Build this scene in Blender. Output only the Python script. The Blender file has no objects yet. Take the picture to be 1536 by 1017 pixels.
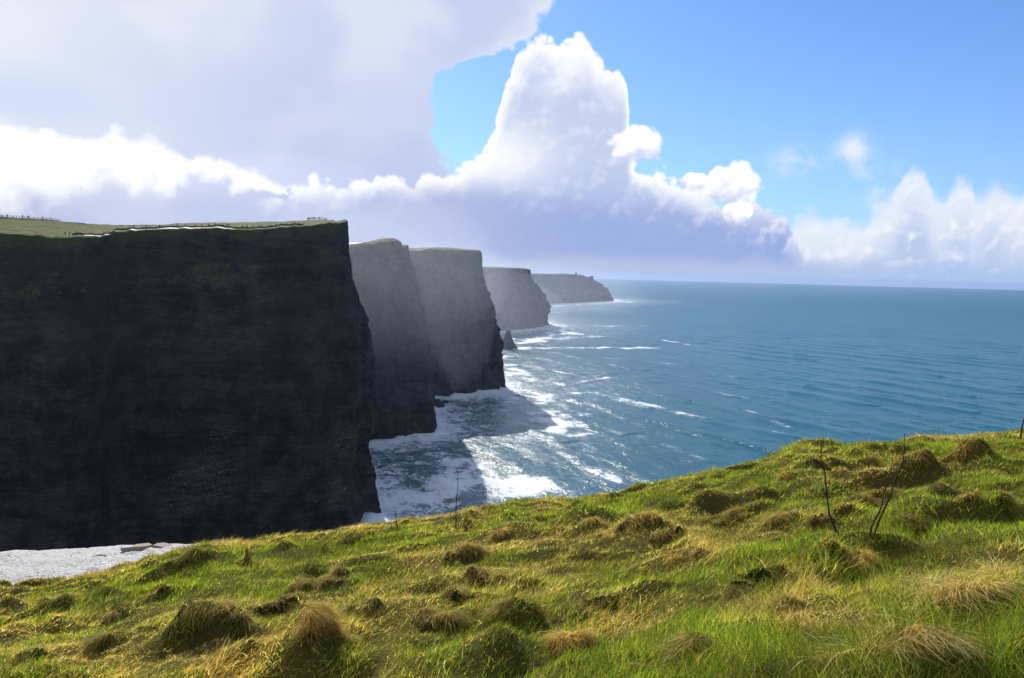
import bpy, math, random
import numpy as np
from mathutils import Matrix, Vector

random.seed(7)
rng = np.random.default_rng(11)
SC = bpy.context.scene
COL = SC.collection
EYE = 150.0
PW, PH, FPX = 1536.0, 1017.0, 1171.0

# ------------------------------------------------------------------ camera
PITCH = math.radians(-4.85)
ROLL = math.radians(1.44)
SUN_AZ = math.radians(-21.0)      # from +Y, positive to the right
SUN_EL = math.radians(35.0)
cam_d = bpy.data.cameras.new('camera')
cam = bpy.data.objects.new('camera', cam_d)
COL.objects.link(cam)
SC.camera = cam
cam_d.sensor_width = 36.0
cam_d.lens = FPX / PW * 36.0
cam_d.clip_start = 0.1
cam_d.clip_end = 200000.0
CM = Matrix.Rotation(math.pi / 2 + PITCH, 4, 'X') @ Matrix.Rotation(ROLL, 4, 'Z')
cam.matrix_world = Matrix.Translation((0, 0, EYE)) @ CM
CR = np.array(CM.to_3x3())


def ray(px, py):
    """direction of photo pixel, scaled so that y (forward) = 1"""
    d = np.array([(px - PW / 2) / FPX, -(py - PH / 2) / FPX, -1.0])
    w = CR @ d
    return w / w[1]


def at(px, py, D):
    r = ray(px, py)
    return np.array([r[0] * D, D, EYE + r[2] * D])


def sea_pt(px, py):
    r = ray(px, py)
    D = -EYE / r[2]
    return np.array([r[0] * D, D])


def project(P):
    P = np.asarray(P, float) - np.array([0, 0, EYE])
    c = P @ CR
    return PW / 2 + FPX * c[..., 0] / -c[..., 2], PH / 2 - FPX * c[..., 1] / -c[..., 2]


# ------------------------------------------------------------------ render / exposure
SC.view_settings.view_transform = 'Standard'
SC.view_settings.look = 'None'
SC.view_settings.gamma = 1.0
SC.view_settings.use_curve_mapping = False
SC.view_settings.exposure = 0.0
SC.cycles.max_bounces = 6
SC.cycles.volume_bounces = 1
SC.cycles.transparent_max_bounces = 8
SC.cycles.use_denoising = True


# ------------------------------------------------------------------ node mini language
class NT:
    def __init__(self, tree):
        self.t = tree
        self.n = tree.nodes
        self.l = tree.links

    def node(self, kind, **kw):
        nd = self.n.new(kind)
        for k, v in kw.items():
            setattr(nd, k, v)
        return nd

    def put(self, sock, v):
        if isinstance(v, S):
            self.l.new(v.s, sock)
        elif v is not None:
            if hasattr(sock.default_value, '__len__') and not hasattr(v, '__len__'):
                v = (v,) * len(sock.default_value)
            if hasattr(v, '__len__') and len(v) == 3 and len(sock.default_value) == 4:
                v = (*v, 1.0)
            sock.default_value = v

    def math(self, op, a, b=None, c=None, clamp=False):
        nd = self.node('ShaderNodeMath', operation=op, use_clamp=clamp)
        self.put(nd.inputs[0], a)
        if b is not None: self.put(nd.inputs[1], b)
        if c is not None: self.put(nd.inputs[2], c)
        return S(self, nd.outputs[0])

    def vmath(self, op, a, b=None, scale=None):
        nd = self.node('ShaderNodeVectorMath', operation=op)
        self.put(nd.inputs[0], a)
        if b is not None: self.put(nd.inputs[1], b)
        if scale is not None: self.put(nd.inputs['Scale'], scale)
        return S(self, nd.outputs['Value'] if op in ('LENGTH', 'DOT_PRODUCT') else nd.outputs[0])

    def xyz(self, x, y, z=0.0):
        nd = self.node('ShaderNodeCombineXYZ')
        for i, v in enumerate((x, y, z)): self.put(nd.inputs[i], v)
        return S(self, nd.outputs[0])

    def sep(self, v):
        nd = self.node('ShaderNodeSeparateXYZ')
        self.put(nd.inputs[0], v)
        return [S(self, o) for o in nd.outputs]

    def noise(self, vec, scale, detail=4, rough=0.55, dist=0.0, color=False, lac=2.0, dim='3D'):
        nd = self.node('ShaderNodeTexNoise', noise_dimensions=dim)
        self.put(nd.inputs['Vector'], vec)
        nd.inputs['Scale'].default_value = scale
        nd.inputs['Detail'].default_value = detail
        nd.inputs['Roughness'].default_value = rough
        nd.inputs['Lacunarity'].default_value = lac
        nd.inputs['Distortion'].default_value = dist
        return S(self, nd.outputs['Color' if color else 'Fac'])

    def voro(self, vec, scale, feature='F1', smooth=0.5, rnd=1.0, dim='3D'):
        nd = self.node('ShaderNodeTexVoronoi', feature=feature, voronoi_dimensions=dim)
        self.put(nd.inputs['Vector'], vec)
        nd.inputs['Scale'].default_value = scale
        nd.inputs['Randomness'].default_value = rnd
        if feature == 'SMOOTH_F1': nd.inputs['Smoothness'].default_value = smooth
        return S(self, nd.outputs['Distance'])

    def step(self, x, lo, hi, out0=0.0, out1=1.0):
        nd = self.node('ShaderNodeMapRange', interpolation_type='SMOOTHSTEP')
        self.put(nd.inputs['Value'], x)
        self.put(nd.inputs['From Min'], lo)
        self.put(nd.inputs['From Max'], hi)
        nd.inputs['To Min'].default_value = out0
        nd.inputs['To Max'].default_value = out1
        return S(self, nd.outputs[0])

    def lin(self, x, lo, hi, out0=0.0, out1=1.0):
        nd = self.node('ShaderNodeMapRange')
        self.put(nd.inputs['Value'], x)
        nd.inputs['From Min'].default_value = lo
        nd.inputs['From Max'].default_value = hi
        nd.inputs['To Min'].default_value = out0
        nd.inputs['To Max'].default_value = out1
        return S(self, nd.outputs[0])

    def mix(self, f, a, b, blend='MIX'):
        nd = self.node('ShaderNodeMix', data_type='RGBA', blend_type=blend)
        nd.clamp_factor = True
        self.put(nd.inputs[0], f)
        self.put(nd.inputs[6], a)
        self.put(nd.inputs[7], b)
        return S(self, nd.outputs[2])

    def curve(self, x, pts, x0, x1, y0, y1):
        nd = self.node('ShaderNodeFloatCurve')
        c = nd.mapping.curves[0]
        pts = [((a - x0) / (x1 - x0), (b - y0) / (y1 - y0)) for a, b in pts]
        pts.sort()
        while len(c.points) < len(pts): c.points.new(0.5, 0.5)
        for p, (a, b) in zip(c.points, pts):
            p.location = (a, b)
            p.handle_type = 'AUTO'
        nd.mapping.extend = 'HORIZONTAL'
        nd.mapping.update()
        self.put(nd.inputs['Value'], (x - x0) * (1.0 / (x1 - x0)))
        return S(self, nd.outputs[0]) * (y1 - y0) + y0


class S:
    def __init__(self, nt, s): self.nt, self.s = nt, s
    def __add__(self, o): return self.nt.math('ADD', self, o)
    __radd__ = __add__
    def __sub__(self, o): return self.nt.math('SUBTRACT', self, o)
    def __rsub__(self, o): return self.nt.math('SUBTRACT', o, self)
    def __mul__(self, o): return self.nt.math('MULTIPLY', self, o)
    __rmul__ = __mul__
    def __truediv__(self, o): return self.nt.math('DIVIDE', self, o)


def srgb(r, g, b, k=1.0):
    return tuple((((c / 255 + 0.055) / 1.055) ** 2.4 if c > 10 else c / 255 / 12.92) * k for c in (r, g, b))


# ------------------------------------------------------------------ world: Nishita sky and clouds by direction
def build_world():
    w = bpy.data.worlds.new('World')
    SC.world = w
    w.use_nodes = True
    w.node_tree.nodes.clear()
    T = NT(w.node_tree)
    out = T.node('ShaderNodeOutputWorld')
    bg = T.node('ShaderNodeBackground')
    T.l.new(bg.outputs[0], out.inputs['Surface'])
    sky = T.node('ShaderNodeTexSky', sky_type='NISHITA')
    sky.sun_disc = False
    sky.sun_elevation = SUN_EL
    sky.sun_rotation = SUN_AZ
    sky.altitude = 0
    sky.air_density = 1.0
    sky.dust_density = 0.35
    sky.ozone_density = 3.0
    g = T.node('ShaderNodeTexCoord')
    X, Y, Z = T.sep(S(T, g.outputs['Generated']))
    az = T.math('ARCTAN2', X, Y)
    hyp = T.math('SQRT', X * X + Y * Y)
    el = Z / T.math('MAXIMUM', hyp, 0.02)

    def A(px, py):
        r = ray(px, py)
        return math.atan2(r[0], 1.0), r[2] / math.hypot(r[0], 1.0)

    def C(pts): return [A(x, y) for x, y in pts]
    P = T.xyz(az, el, 0.0)
    K = 1 / FPX                      # one photo pixel in these units
    n1 = T.noise(P, 1 / (120 * K), 4, 0.55, dim='2D') - 0.5
    n2 = T.noise(T.vmath('ADD', P, (3.1, 1.7, 0.4)), 1 / (42 * K), 5, 0.62, dim='2D') - 0.5
    P2 = T.vmath('ADD', P, T.xyz(n2 * (30 * K), n1 * (34 * K)))
    puff = 0.5 - T.voro(P2, 1 / (38 * K), dim='2D')
    puff2 = 0.5 - T.voro(P2, 1 / (15 * K), dim='2D')
    puff0 = 0.5 - T.voro(P2, 1 / (80 * K), dim='2D')
    bil = puff * 0.62 + puff2 * 0.30
    P3 = T.vmath('ADD', P2, (-7 * K, 9 * K, 0))
    bil3 = (0.5 - T.voro(P3, 1 / (38 * K), dim='2D')) * 0.62 + (0.5 - T.voro(P3, 1 / (15 * K), dim='2D')) * 0.30
    relief = bil - bil3
    soft = T.noise(T.vmath('MULTIPLY', P, (1.0, 1.5, 1.0)), 1 / (260 * K), 2, 0.5, dim='2D')
    edge_n = n2 * (36 * K) + n1 * (22 * K) + bil * (52 * K) + puff0 * (34 * K) - 12 * K

    AZ0, AZ1, E0, E1 = -0.75, 0.75, -0.1, 0.6
    white = srgb(252, 253, 255, 1.06)
    white2 = srgb(240, 243, 252)
    shade = srgb(188, 199, 232)
    deep = srgb(170, 182, 222)

    # blue gradient of the clear sky
    skyc = T.vmath('SCALE', S(T, sky.outputs[0]), scale=0.115)
    skyc = T.vmath('MULTIPLY', skyc, (0.66, 0.90, 1.26))
    # pale air towards the horizon
    pale = T.step(el, 0.30, 0.0) if False else T.math('POWER', T.step(el, 0.34, -0.05, 0, 1), 2.0)
    pale = T.math('POWER', T.math('SUBTRACT', 1.0, T.lin(el, 0.0, 0.42), clamp=True), 3.0)
    col = T.mix(pale * 0.55, skyc, srgb(178, 212, 245))

    # generic broken cloud for the parts of the sky outside the photograph
    # far left / overhead haze bank A
    limA = T.curve(el, [(A(x, y)[1], A(x, y)[0]) for x, y in
           [(850, -120), (845, 0), (825, 28), (795, 62), (745, 86), (690, 98), (664, 110), (660, 140), (668, 175), (655, 200), (672, 225), (692, 245), (700, 300)]],
           -0.05, 0.55, -0.5, 0.5)
    dA = limA - az + edge_n * 0.8
    backfade = T.step(T.math('ABSOLUTE', az), 1.9, 1.2)      # left mass thins behind the camera
    mA = T.step(dA, -4 * K, 14 * K) * backfade
    tone = T.step(soft + n1 * 0.35, 0.38, 0.62)
    xs = T.lin(az, A(0, 100)[0], A(560, 100)[0])
    yA = T.step(el, A(500, 60)[1], A(500, 150)[1])            # lower = darker
    colA = T.mix(T.math('MULTIPLY', xs * 0.75 + 0.15, 0.45 + tone * 0.55, clamp=True), srgb(234, 239, 249), srgb(194, 206, 240))
    colA = T.mix(yA * xs * 0.5, colA, srgb(192, 203, 238))
    rimA = T.math('POWER', 2.718, dA * (-1.0 / (22 * K)))
    colA = T.mix(T.math('MULTIPLY', rimA, 0.75, clamp=True) * T.step(el, A(700, 130)[1], A(700, 60)[1]), colA, white2)
    blueA = T.math('POWER', 2.718, (T.math('POWER', (az - A(40, 150)[0]) * (1 / (110 * K)), 2.0) + T.math('POWER', (el - A(40, 150)[1]) * (1 / (38 * K)), 2.0)) * -1.0)
    colA = T.mix(blueA * (0.4 + soft * 0.5), colA, srgb(196, 216, 248))
    col = T.mix(mA, col, colA)

    # low bank everywhere near the horizon on the left + centre (grey, flat)
    topG = T.curve(az, C([(-150, 262), (0, 262), (200, 262), (430, 268), (560, 275), (700, 268), (900, 300), (1100, 330), (1200, 372), (1300, 420)]), AZ0, AZ1, E0, E1)
    dG = topG - el + n1 * (30 * K)
    mG = T.step(dG, -8 * K, 50 * K) * T.step(az + n1 * 0.09 + el * 0.5, 0.46, 0.34)
    colG = T.mix(T.step(soft + n1 * .3, 0.4, 0.62), srgb(192, 200, 229), srgb(180, 190, 225))
    colG = T.mix(T.step(az, A(620, 340)[0], A(900, 340)[0]), colG, srgb(156, 176, 226))

    # right bank E
    topE = T.curve(az, C([(1120, 420), (1165, 380), (1182, 335), (1200, 320), (1250, 318), (1285, 326), (1318, 300), (1345, 278), (1360, 246), (1372, 238), (1390, 240), (1398, 268), (1420, 282),
                          (1438, 258), (1456, 262), (1468, 282), (1492, 266), (1515, 272), (1536, 284), (1600, 250), (1750, 300)]), AZ0, AZ1, E0, E1)
    dE = topE - el + edge_n * 0.5
    mE = T.step(dE, -3 * K, 22 * K)
    colE = T.mix(T.step(dE, 10 * K, 120 * K), white2, srgb(186, 206, 238))
    colE = T.mix(T.math('MULTIPLY', relief, 1.6, clamp=True), colE, white)
    mE = mE * (0.75 + 0.25 * T.step(dE, 0.0, 60 * K))
    col = T.mix(mE * T.step(az, 1.9, 1.0), col, colE)

    # central tower C
    topC = T.curve(az, C([(380, 330), (430, 278), (480, 268), (520, 272), (560, 264), (605, 260), (650, 250), (690, 240), (722, 218), (742, 190), (754, 140),
                          (766, 100), (783, 70), (815, 50), (850, 62), (880, 56), (898, 76), (918, 90), (937, 100), (944, 160), (951, 212), (975, 240), (1000, 256),
                          (1030, 268), (1060, 290), (1100, 300), (1140, 306), (1175, 318), (1192, 340), (1215, 385), (1260, 420)]), AZ0, AZ1, E0, E1)
    dC = topC - el + edge_n * 0.8
    mC = T.step(dC, -2 * K, 9 * K) * T.step(az + n2 * 0.05 + bil * 0.03, A(1225, 350)[0], A(1168, 350)[0])
    sideC = T.step(az, A(900, 200)[0], A(700, 200)[0])                     # sunward (left) side
    depthC = T.step(dC, 2 * K, 80 * K)
    cC = T.mix(depthC, white, srgb(198, 211, 240))
    lowC = T.step(el, A(850, 200)[1], A(850, 345)[1])
    cC = T.mix(lowC * T.step(dC, 6 * K, 60 * K), cC, srgb(176, 192, 232))
    darkC = T.step(el, A(950, 270)[1], A(950, 372)[1])
    cC = T.mix(darkC, cC, srgb(154, 174, 226))
    cC = T.mix(T.math('MULTIPLY', relief * 2.4 + sideC * 0.12, 1.0 - depthC * 0.7, clamp=True), cC, white)
    glow = T.math('POWER', 2.718, (T.math('POWER', (az - A(745, 245)[0]) * (1 / (75 * K)), 2.0) + T.math('POWER', (el - A(745, 235)[1]) * (1 / (42 * K)), 2.0)) * -1.0)
    cC = T.mix(glow * 0.85, cC, white)
    col = T.mix(mC, col, cC)

    # grey base drawn over the feet of both
    col = T.mix(mG * 0.9, col, colG)

    # puffs standing in front
    def puffs(col, cx, cy, rx, ry, amp=0.9):
        a, e = A(cx, cy)
        r = T.math('SQRT', T.math('POWER', (az - a) * (1 / (rx * K)), 2.0) + T.math('POWER', (el - e) * (1 / (ry * K)), 2.0))
        d = 1.0 - r + (n2 * 0.5 + bil * 0.8) * amp
        m = T.step(d, 0.0, 0.22)
        up = T.step((el - e) * (1 / (ry * K)) + relief * 1.5 + n2, -1.1, 0.2)
        c = T.mix(up, srgb(205, 214, 240), white)
        fade = T.step((el - e) * (1 / (ry * K)), -1.2, -0.4)
        return T.mix(m * fade, col, c)
    col = puffs(col, 955, 215, 40, 32)
    col = puffs(col, 1098, 280, 38, 34)
    col = puffs(col, 1040, 272, 22, 14)
    col = puffs(col, 1102, 318, 22, 18)

    # bright left bank B
    topB = T.curve(az, C([(-700, 150), (-200, 190), (0, 178), (60, 180), (100, 192), (150, 190), (168, 184), (190, 200), (220, 204), (260, 218), (300, 228), (350, 240), (400, 252), (430, 264), (450, 266), (480, 266)]), AZ0, AZ1, E0, E1)
    dB = topB - el + edge_n * 0.42
    thB = T.curve(az, [(A(x, 250)[0], t * K) for x, t in [(-300, 180), (0, 120), (60, 105), (120, 90), (200, 72), (300, 52), (400, 26), (440, 10)]], AZ0, AZ1, 0.0, 0.2)
    mB = T.step(dB, -2 * K, 14 * K) * T.step(dB + n1 * (60 * K) + bil * (30 * K), thB * 1.25, thB * 0.6) * T.step(T.math('ABSOLUTE', az), 1.6, 1.0) * T.step(az, A(480, 260)[0], A(440, 260)[0])
    col = T.mix(mB, col, white)
    # small bright shreds between B and the tower
    topS = T.curve(az, C([(400, 300), (440, 262), (500, 262), (560, 262), (640, 250), (700, 240), (760, 250), (800, 300)]), AZ0, AZ1, E0, E1)
    dS = topS - el + edge_n * 0.5
    mS = T.step(az, A(380, 260)[0], A(430, 260)[0]) * T.step(az, A(720, 260)[0], A(660, 260)[0]) * T.step(dS, -2 * K, 8 * K) * T.step(dS, 44 * K, 8 * K) * T.step(n2 + bil * 0.5, -0.02, 0.14)
    col = T.mix(mS * 0.8, col, white)

    # wisps on the right
    def wisp(col, cx, cy, rx, ry, k):
        a, e = A(cx, cy)
        r = T.math('POWER', (az - a) * (1 / (rx * K)), 2.0) + T.math('POWER', (el - e) * (1 / (ry * K)), 2.0)
        m = T.math('POWER', 2.718, r * -1.0) * T.step(n2 + n1 * 0.6, -0.14, 0.20)
        return T.mix(m * k, col, srgb(228, 238, 254))
    col = wisp(col, 1192, 246, 34, 20, 0.75)
    col = wisp(col, 1280, 224, 20, 18, 1.1)
    col = wisp(col, 1300, 262, 24, 26, 0.5)
    col = wisp(col, 1328, 285, 30, 26, 0.6)

    # pale strip above the horizon
    strip = T.step(el + n1 * 0.02, A(900, 374)[1], A(900, 400)[1])
    colH = T.mix(T.step(az, A(850, 400)[0], A(1536, 400)[0]), srgb(188, 198, 226), srgb(176, 200, 238))
    col = T.mix(strip * 0.85, col, colH)
    # unseen broken grey cloud, added behind the viewpoint to neutralise the blue fill
    dirv = T.xyz(X, Y, Z * 1.6)
    bn = T.noise(dirv, 2.6, 4, 0.6)
    bm = T.step(bn, 0.40, 0.56) * T.step(Y, 0.15, -0.35)
    col = T.mix(bm * 0.9, col, T.mix(T.step(bn, 0.5, 0.68), srgb(232, 232, 230), srgb(178, 178, 180)))
    T.put(bg.inputs['Color'], col)
    bg.inputs['Strength'].default_value = 1.0
    w.cycles.sampling_method = 'MANUAL'
    w.cycles.sample_map_resolution = 256
    return w


build_world()

# ------------------------------------------------------------------ sun
sun_d = bpy.data.lights.new('sun', 'SUN')
sun_d.energy = 5.0
sun_d.angle = math.radians(0.53)
sun_d.color = (1.0, 0.95, 0.86)
sun = bpy.data.objects.new('sun', sun_d)
COL.objects.link(sun)
sdir = Vector((math.sin(SUN_AZ) * math.cos(SUN_EL), math.cos(SUN_AZ) * math.cos(SUN_EL), math.sin(SUN_EL)))
sun.rotation_euler = sdir.to_track_quat('Z', 'Y').to_euler()
sun.location = (0, 0, 400)


# ------------------------------------------------------------------ numpy noise
def _h(ix, iy, iz, seed):
    n = (ix.astype(np.int64) * 73856093) ^ (iy.astype(np.int64) * 19349663) ^ (iz.astype(np.int64) * 83492791) ^ (seed * 2654435)
    n = (n ^ (n >> 13)) & 0x7fffffff
    n = (n * 1274126177) & 0x7fffffff
    n = (n ^ (n >> 16)) & 0x7fffffff
    n = (n * 668265263) & 0x7fffffff
    return (n >> 7 & 0xffff) / 65535.0


def vnoise(x, y, z=0.0, seed=0):
    x, y, z = np.broadcast_arrays(np.asarray(x, float), np.asarray(y, float), np.asarray(z, float))
    ix, iy, iz = np.floor(x).astype(int), np.floor(y).astype(int), np.floor(z).astype(int)
    fx, fy, fz = x - ix, y - iy, z - iz
    fx, fy, fz = [f * f * (3 - 2 * f) for f in (fx, fy, fz)]
    r = 0
    for dz in (0, 1):
        wz = fz if dz else 1 - fz
        if not np.any(wz): continue
        for dy in (0, 1):
            wy = fy if dy else 1 - fy
            for dx in (0, 1):
                wx = fx if dx else 1 - fx
                r = r + _h(ix + dx, iy + dy, iz + dz, seed) * wx * wy * wz
    return r * 2 - 1


def fbm(x, y, z=0.0, oct=4, seed=0, gain=0.5):
    r, a, f = 0, 1.0, 1.0
    for i in range(oct):
        r = r + a * vnoise(np.asarray(x) * f + 17.3 * i, np.asarray(y) * f - 9.1 * i, np.asarray(z) * f + 3.7 * i, seed + i)
        a *= gain
        f *= 2.03
    return r


# ------------------------------------------------------------------ object helpers
def prop(o, label=None, cat=None, group=None, kind=None):
    if label: o['label'] = label
    if cat: o['category'] = cat
    if group: o['group'] = group
    if kind: o['kind'] = kind
    return o


def mesh_obj(name, verts, faces, mats, parent=None, smooth=True, cols=None, attr=None, mat_idx=None):
    """faces: list of int arrays of shape (n,3) or (n,4)"""
    me = bpy.data.meshes.new(name)
    verts = np.asarray(verts, np.float32)
    faces = [np.asarray(f, np.int32) for f in faces if len(f)]
    nl = sum(f.size for f in faces)
    nf = sum(len(f) for f in faces)
    me.vertices.add(len(verts))
    me.vertices.foreach_set('co', verts.ravel())
    me.loops.add(nl)
    me.loops.foreach_set('vertex_index', np.concatenate([f.ravel() for f in faces]))
    me.polygons.add(nf)
    tot = np.concatenate([np.full(len(f), f.shape[1], np.int32) for f in faces])
    st = np.concatenate([[0], np.cumsum(tot)[:-1]]).astype(np.int32)
    me.polygons.foreach_set('loop_start', st)
    me.polygons.foreach_set('loop_total', tot)
    me.polygons.foreach_set('use_smooth', np.full(nf, smooth))
    for m in (mats if isinstance(mats, (list, tuple)) else [mats]):
        me.materials.append(m)
    if mat_idx is not None:
        me.polygons.foreach_set('material_index', np.asarray(mat_idx, np.int32))
    if cols is not None:
        a = me.color_attributes.new('Col', 'FLOAT_COLOR', 'POINT')
        c = np.ones((len(verts), 4), np.float32)
        c[:, :3] = cols
        a.data.foreach_set('color', c.ravel())
    for k, v in (attr or {}).items():
        a = me.attributes.new(k, 'FLOAT', 'POINT')
        a.data.foreach_set('value', np.asarray(v, np.float32).ravel())
    me.update()
    me.validate()
    o = bpy.data.objects.new(name, me)
    COL.objects.link(o)
    if parent: o.parent = parent
    return o


def grid_faces(nu, nv, flip=False):
    """vertex index = i*nv + j"""
    i, j = np.meshgrid(np.arange(nu - 1), np.arange(nv - 1), indexing='ij')
    a = (i * nv + j).ravel()
    f = np.stack([a, a + 1, a + nv + 1, a + nv], 1)
    return f[:, ::-1] if flip else f


def material(name):
    m = bpy.data.materials.new(name)
    m.use_nodes = True
    m.node_tree.nodes.clear()
    T = NT(m.node_tree)
    out = T.node('ShaderNodeOutputMaterial')
    b = T.node('ShaderNodeBsdfPrincipled')
    T.l.new(b.outputs[0], out.inputs['Surface'])
    return m, T, b, out


def bump(T, b, h, dist=1.0, strength=1.0):
    nd = T.node('ShaderNodeBump')
    nd.inputs['Strength'].default_value = strength
    nd.inputs['Distance'].default_value = dist
    T.put(nd.inputs['Height'], h)
    T.l.new(nd.outputs[0], b.inputs['Normal'])
    return nd


def pos(T): return S(T, T.node('ShaderNodeNewGeometry').outputs['Position'])
def attrf(T, name): return S(T, T.node('ShaderNodeAttribute', attribute_name=name).outputs['Fac'])


def simple_mat(name, c, rough=0.8, spec=0.3, var=0.2, scale=8.0):
    m, T, b, _ = material(name)
    n = T.noise(pos(T), scale, 3)
    T.put(b.inputs['Base Color'], T.mix(n, tuple(v * (1 - var) for v in c), tuple(v * (1 + var) for v in c)))
    b.inputs['Roughness'].default_value = rough
    b.inputs['Specular IOR Level'].default_value = spec
    return m


# ------------------------------------------------------------------ materials
def mat_cliff():
    m, T, b, _ = material('wet_shale_cliff')
    p = pos(T)
    x, y, z = T.sep(p)
    top = attrf(T, 'top')
    N = T.sep(S(T, T.node('ShaderNodeNewGeometry').outputs['Normal']))[2]
    warp = T.noise(p, 0.02, 3) * 14.0
    zz = z + x * 0.055 + warp
    bands = T.noise(T.xyz(x * 0.02, y * 0.02, zz * 1.0), 0.35, 5, 0.7)
    bands2 = T.noise(T.xyz(x * 0.05, y * 0.05, zz), 1.6, 4, 0.7)
    streak = T.noise(T.vmath('MULTIPLY', p, (1, 1, 0.08)), 0.16, 4, 0.6)
    big = T.noise(p, 0.03, 4, 0.6)
    blot = T.noise(p, 0.07, 5, 0.7)
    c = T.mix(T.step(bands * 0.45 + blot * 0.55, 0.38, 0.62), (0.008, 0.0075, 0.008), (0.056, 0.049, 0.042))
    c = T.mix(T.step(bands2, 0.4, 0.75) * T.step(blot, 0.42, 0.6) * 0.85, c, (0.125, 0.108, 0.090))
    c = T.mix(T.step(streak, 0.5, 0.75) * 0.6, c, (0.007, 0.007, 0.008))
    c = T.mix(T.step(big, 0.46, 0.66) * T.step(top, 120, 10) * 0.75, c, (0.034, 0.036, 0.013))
    # guano on the ledges low down
    sp = T.noise(p, 0.9, 3, 0.7)
    gz = T.step(z, 24, 34) * T.step(z, 92, 70)
    gp = T.step(T.noise(T.vmath('ADD', p, (55, 10, 0)), 0.022, 2), 0.54, 0.64)
    led = T.step(T.noise(T.xyz(x * 0.03, y * 0.03, zz), 1.2, 2), 0.55, 0.66)
    def spot(px, py, rx, ry, D=432.0):
        q = at(px, py, D)
        kx = rx / FPX * D
        kz = ry / FPX * D
        sl = z - (x - q[0]) * 0.30
        e = T.math('POWER', (x - q[0]) * (1 / kx), 2.0) + T.math('POWER', (sl - q[2]) * (1 / kz), 2.0)
        return T.math('POWER', 2.718, e * -1.0) * T.step(y, 620, 540)
    slz = (z - x * 0.26) * 1.3 + (blot - 0.5) * 3
    led = T.step(T.noise(T.xyz(x * 0.10, y * 0.10, slz), 0.75, 3, 0.6), 0.50, 0.60)
    gsp = spot(330, 695, 62, 26) + spot(350, 640, 42, 16) * 0.7 + spot(508, 668, 30, 30) * 0.8 + spot(330, 730, 50, 20) * 0.6 + spot(75, 750, 30, 8) * 0.7 + spot(165, 650, 16, 30) * 0.4 + spot(500, 745, 10, 26) * 0.6 + spot(30, 640, 40, 30) * 0.25
    gsp = T.math('MAXIMUM', gsp, gz * gp * 0.25)
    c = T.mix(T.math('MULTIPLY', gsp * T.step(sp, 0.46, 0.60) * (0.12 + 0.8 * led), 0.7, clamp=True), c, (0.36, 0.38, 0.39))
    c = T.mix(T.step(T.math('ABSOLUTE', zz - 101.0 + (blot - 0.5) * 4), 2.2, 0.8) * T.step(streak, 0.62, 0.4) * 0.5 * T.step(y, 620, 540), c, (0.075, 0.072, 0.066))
    moss = spot(235, 425, 75, 34) + spot(480, 430, 60, 60) * 0.7 + spot(60, 420, 60, 30) * 0.3
    c = T.mix(T.math('MULTIPLY', moss * T.step(blot, 0.35, 0.6), 0.6, clamp=True), c, (0.040, 0.040, 0.018))
    c = T.mix(T.step(big, 0.44, 0.60) * T.step(y, 600, 680) * T.step(y, 1200, 1000) * T.step(top, 130, 10) * 0.7, c, (0.060, 0.064, 0.026))
    # turf on every slope that can hold it
    gn = T.noise(p, 0.10, 5, 0.65)
    gn2 = T.noise(p, 0.7, 3, 0.6)
    grass = T.mix(gn, (0.075, 0.125, 0.014), (0.16, 0.165, 0.030))
    grass = T.mix(T.step(gn2, 0.45, 0.7) * 0.5, grass, (0.15, 0.125, 0.05))
    grass = T.mix(T.step(T.noise(p, 0.25, 4, 0.7), 0.52, 0.66) * 0.6, grass, (0.055, 0.065, 0.016))
    f = T.step(N + (gn - 0.5) * 0.6, 0.36, 0.50)
    f = T.math('MAXIMUM', f * T.step(top, 46, 22) * T.math('MAXIMUM', T.step(top, 3.0, 0.5), T.step(gn2, 0.42, 0.62) * 0.6), T.step(top + (gn - 0.5) * 26.0, 7.0, 0.5) * 0.5)
    c = T.mix(f, c, grass)
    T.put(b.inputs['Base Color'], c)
    T.put(b.inputs['Roughness'], 0.92)
    b.inputs['Specular IOR Level'].default_value = 0.2
    hb = bands * 1.0 + bands2 * 0.5 + T.noise(p, 0.5, 6, 0.65) * 0.9 + streak * 0.8
    bump(T, b, hb, 2.6, 1.0)
    return m


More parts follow.
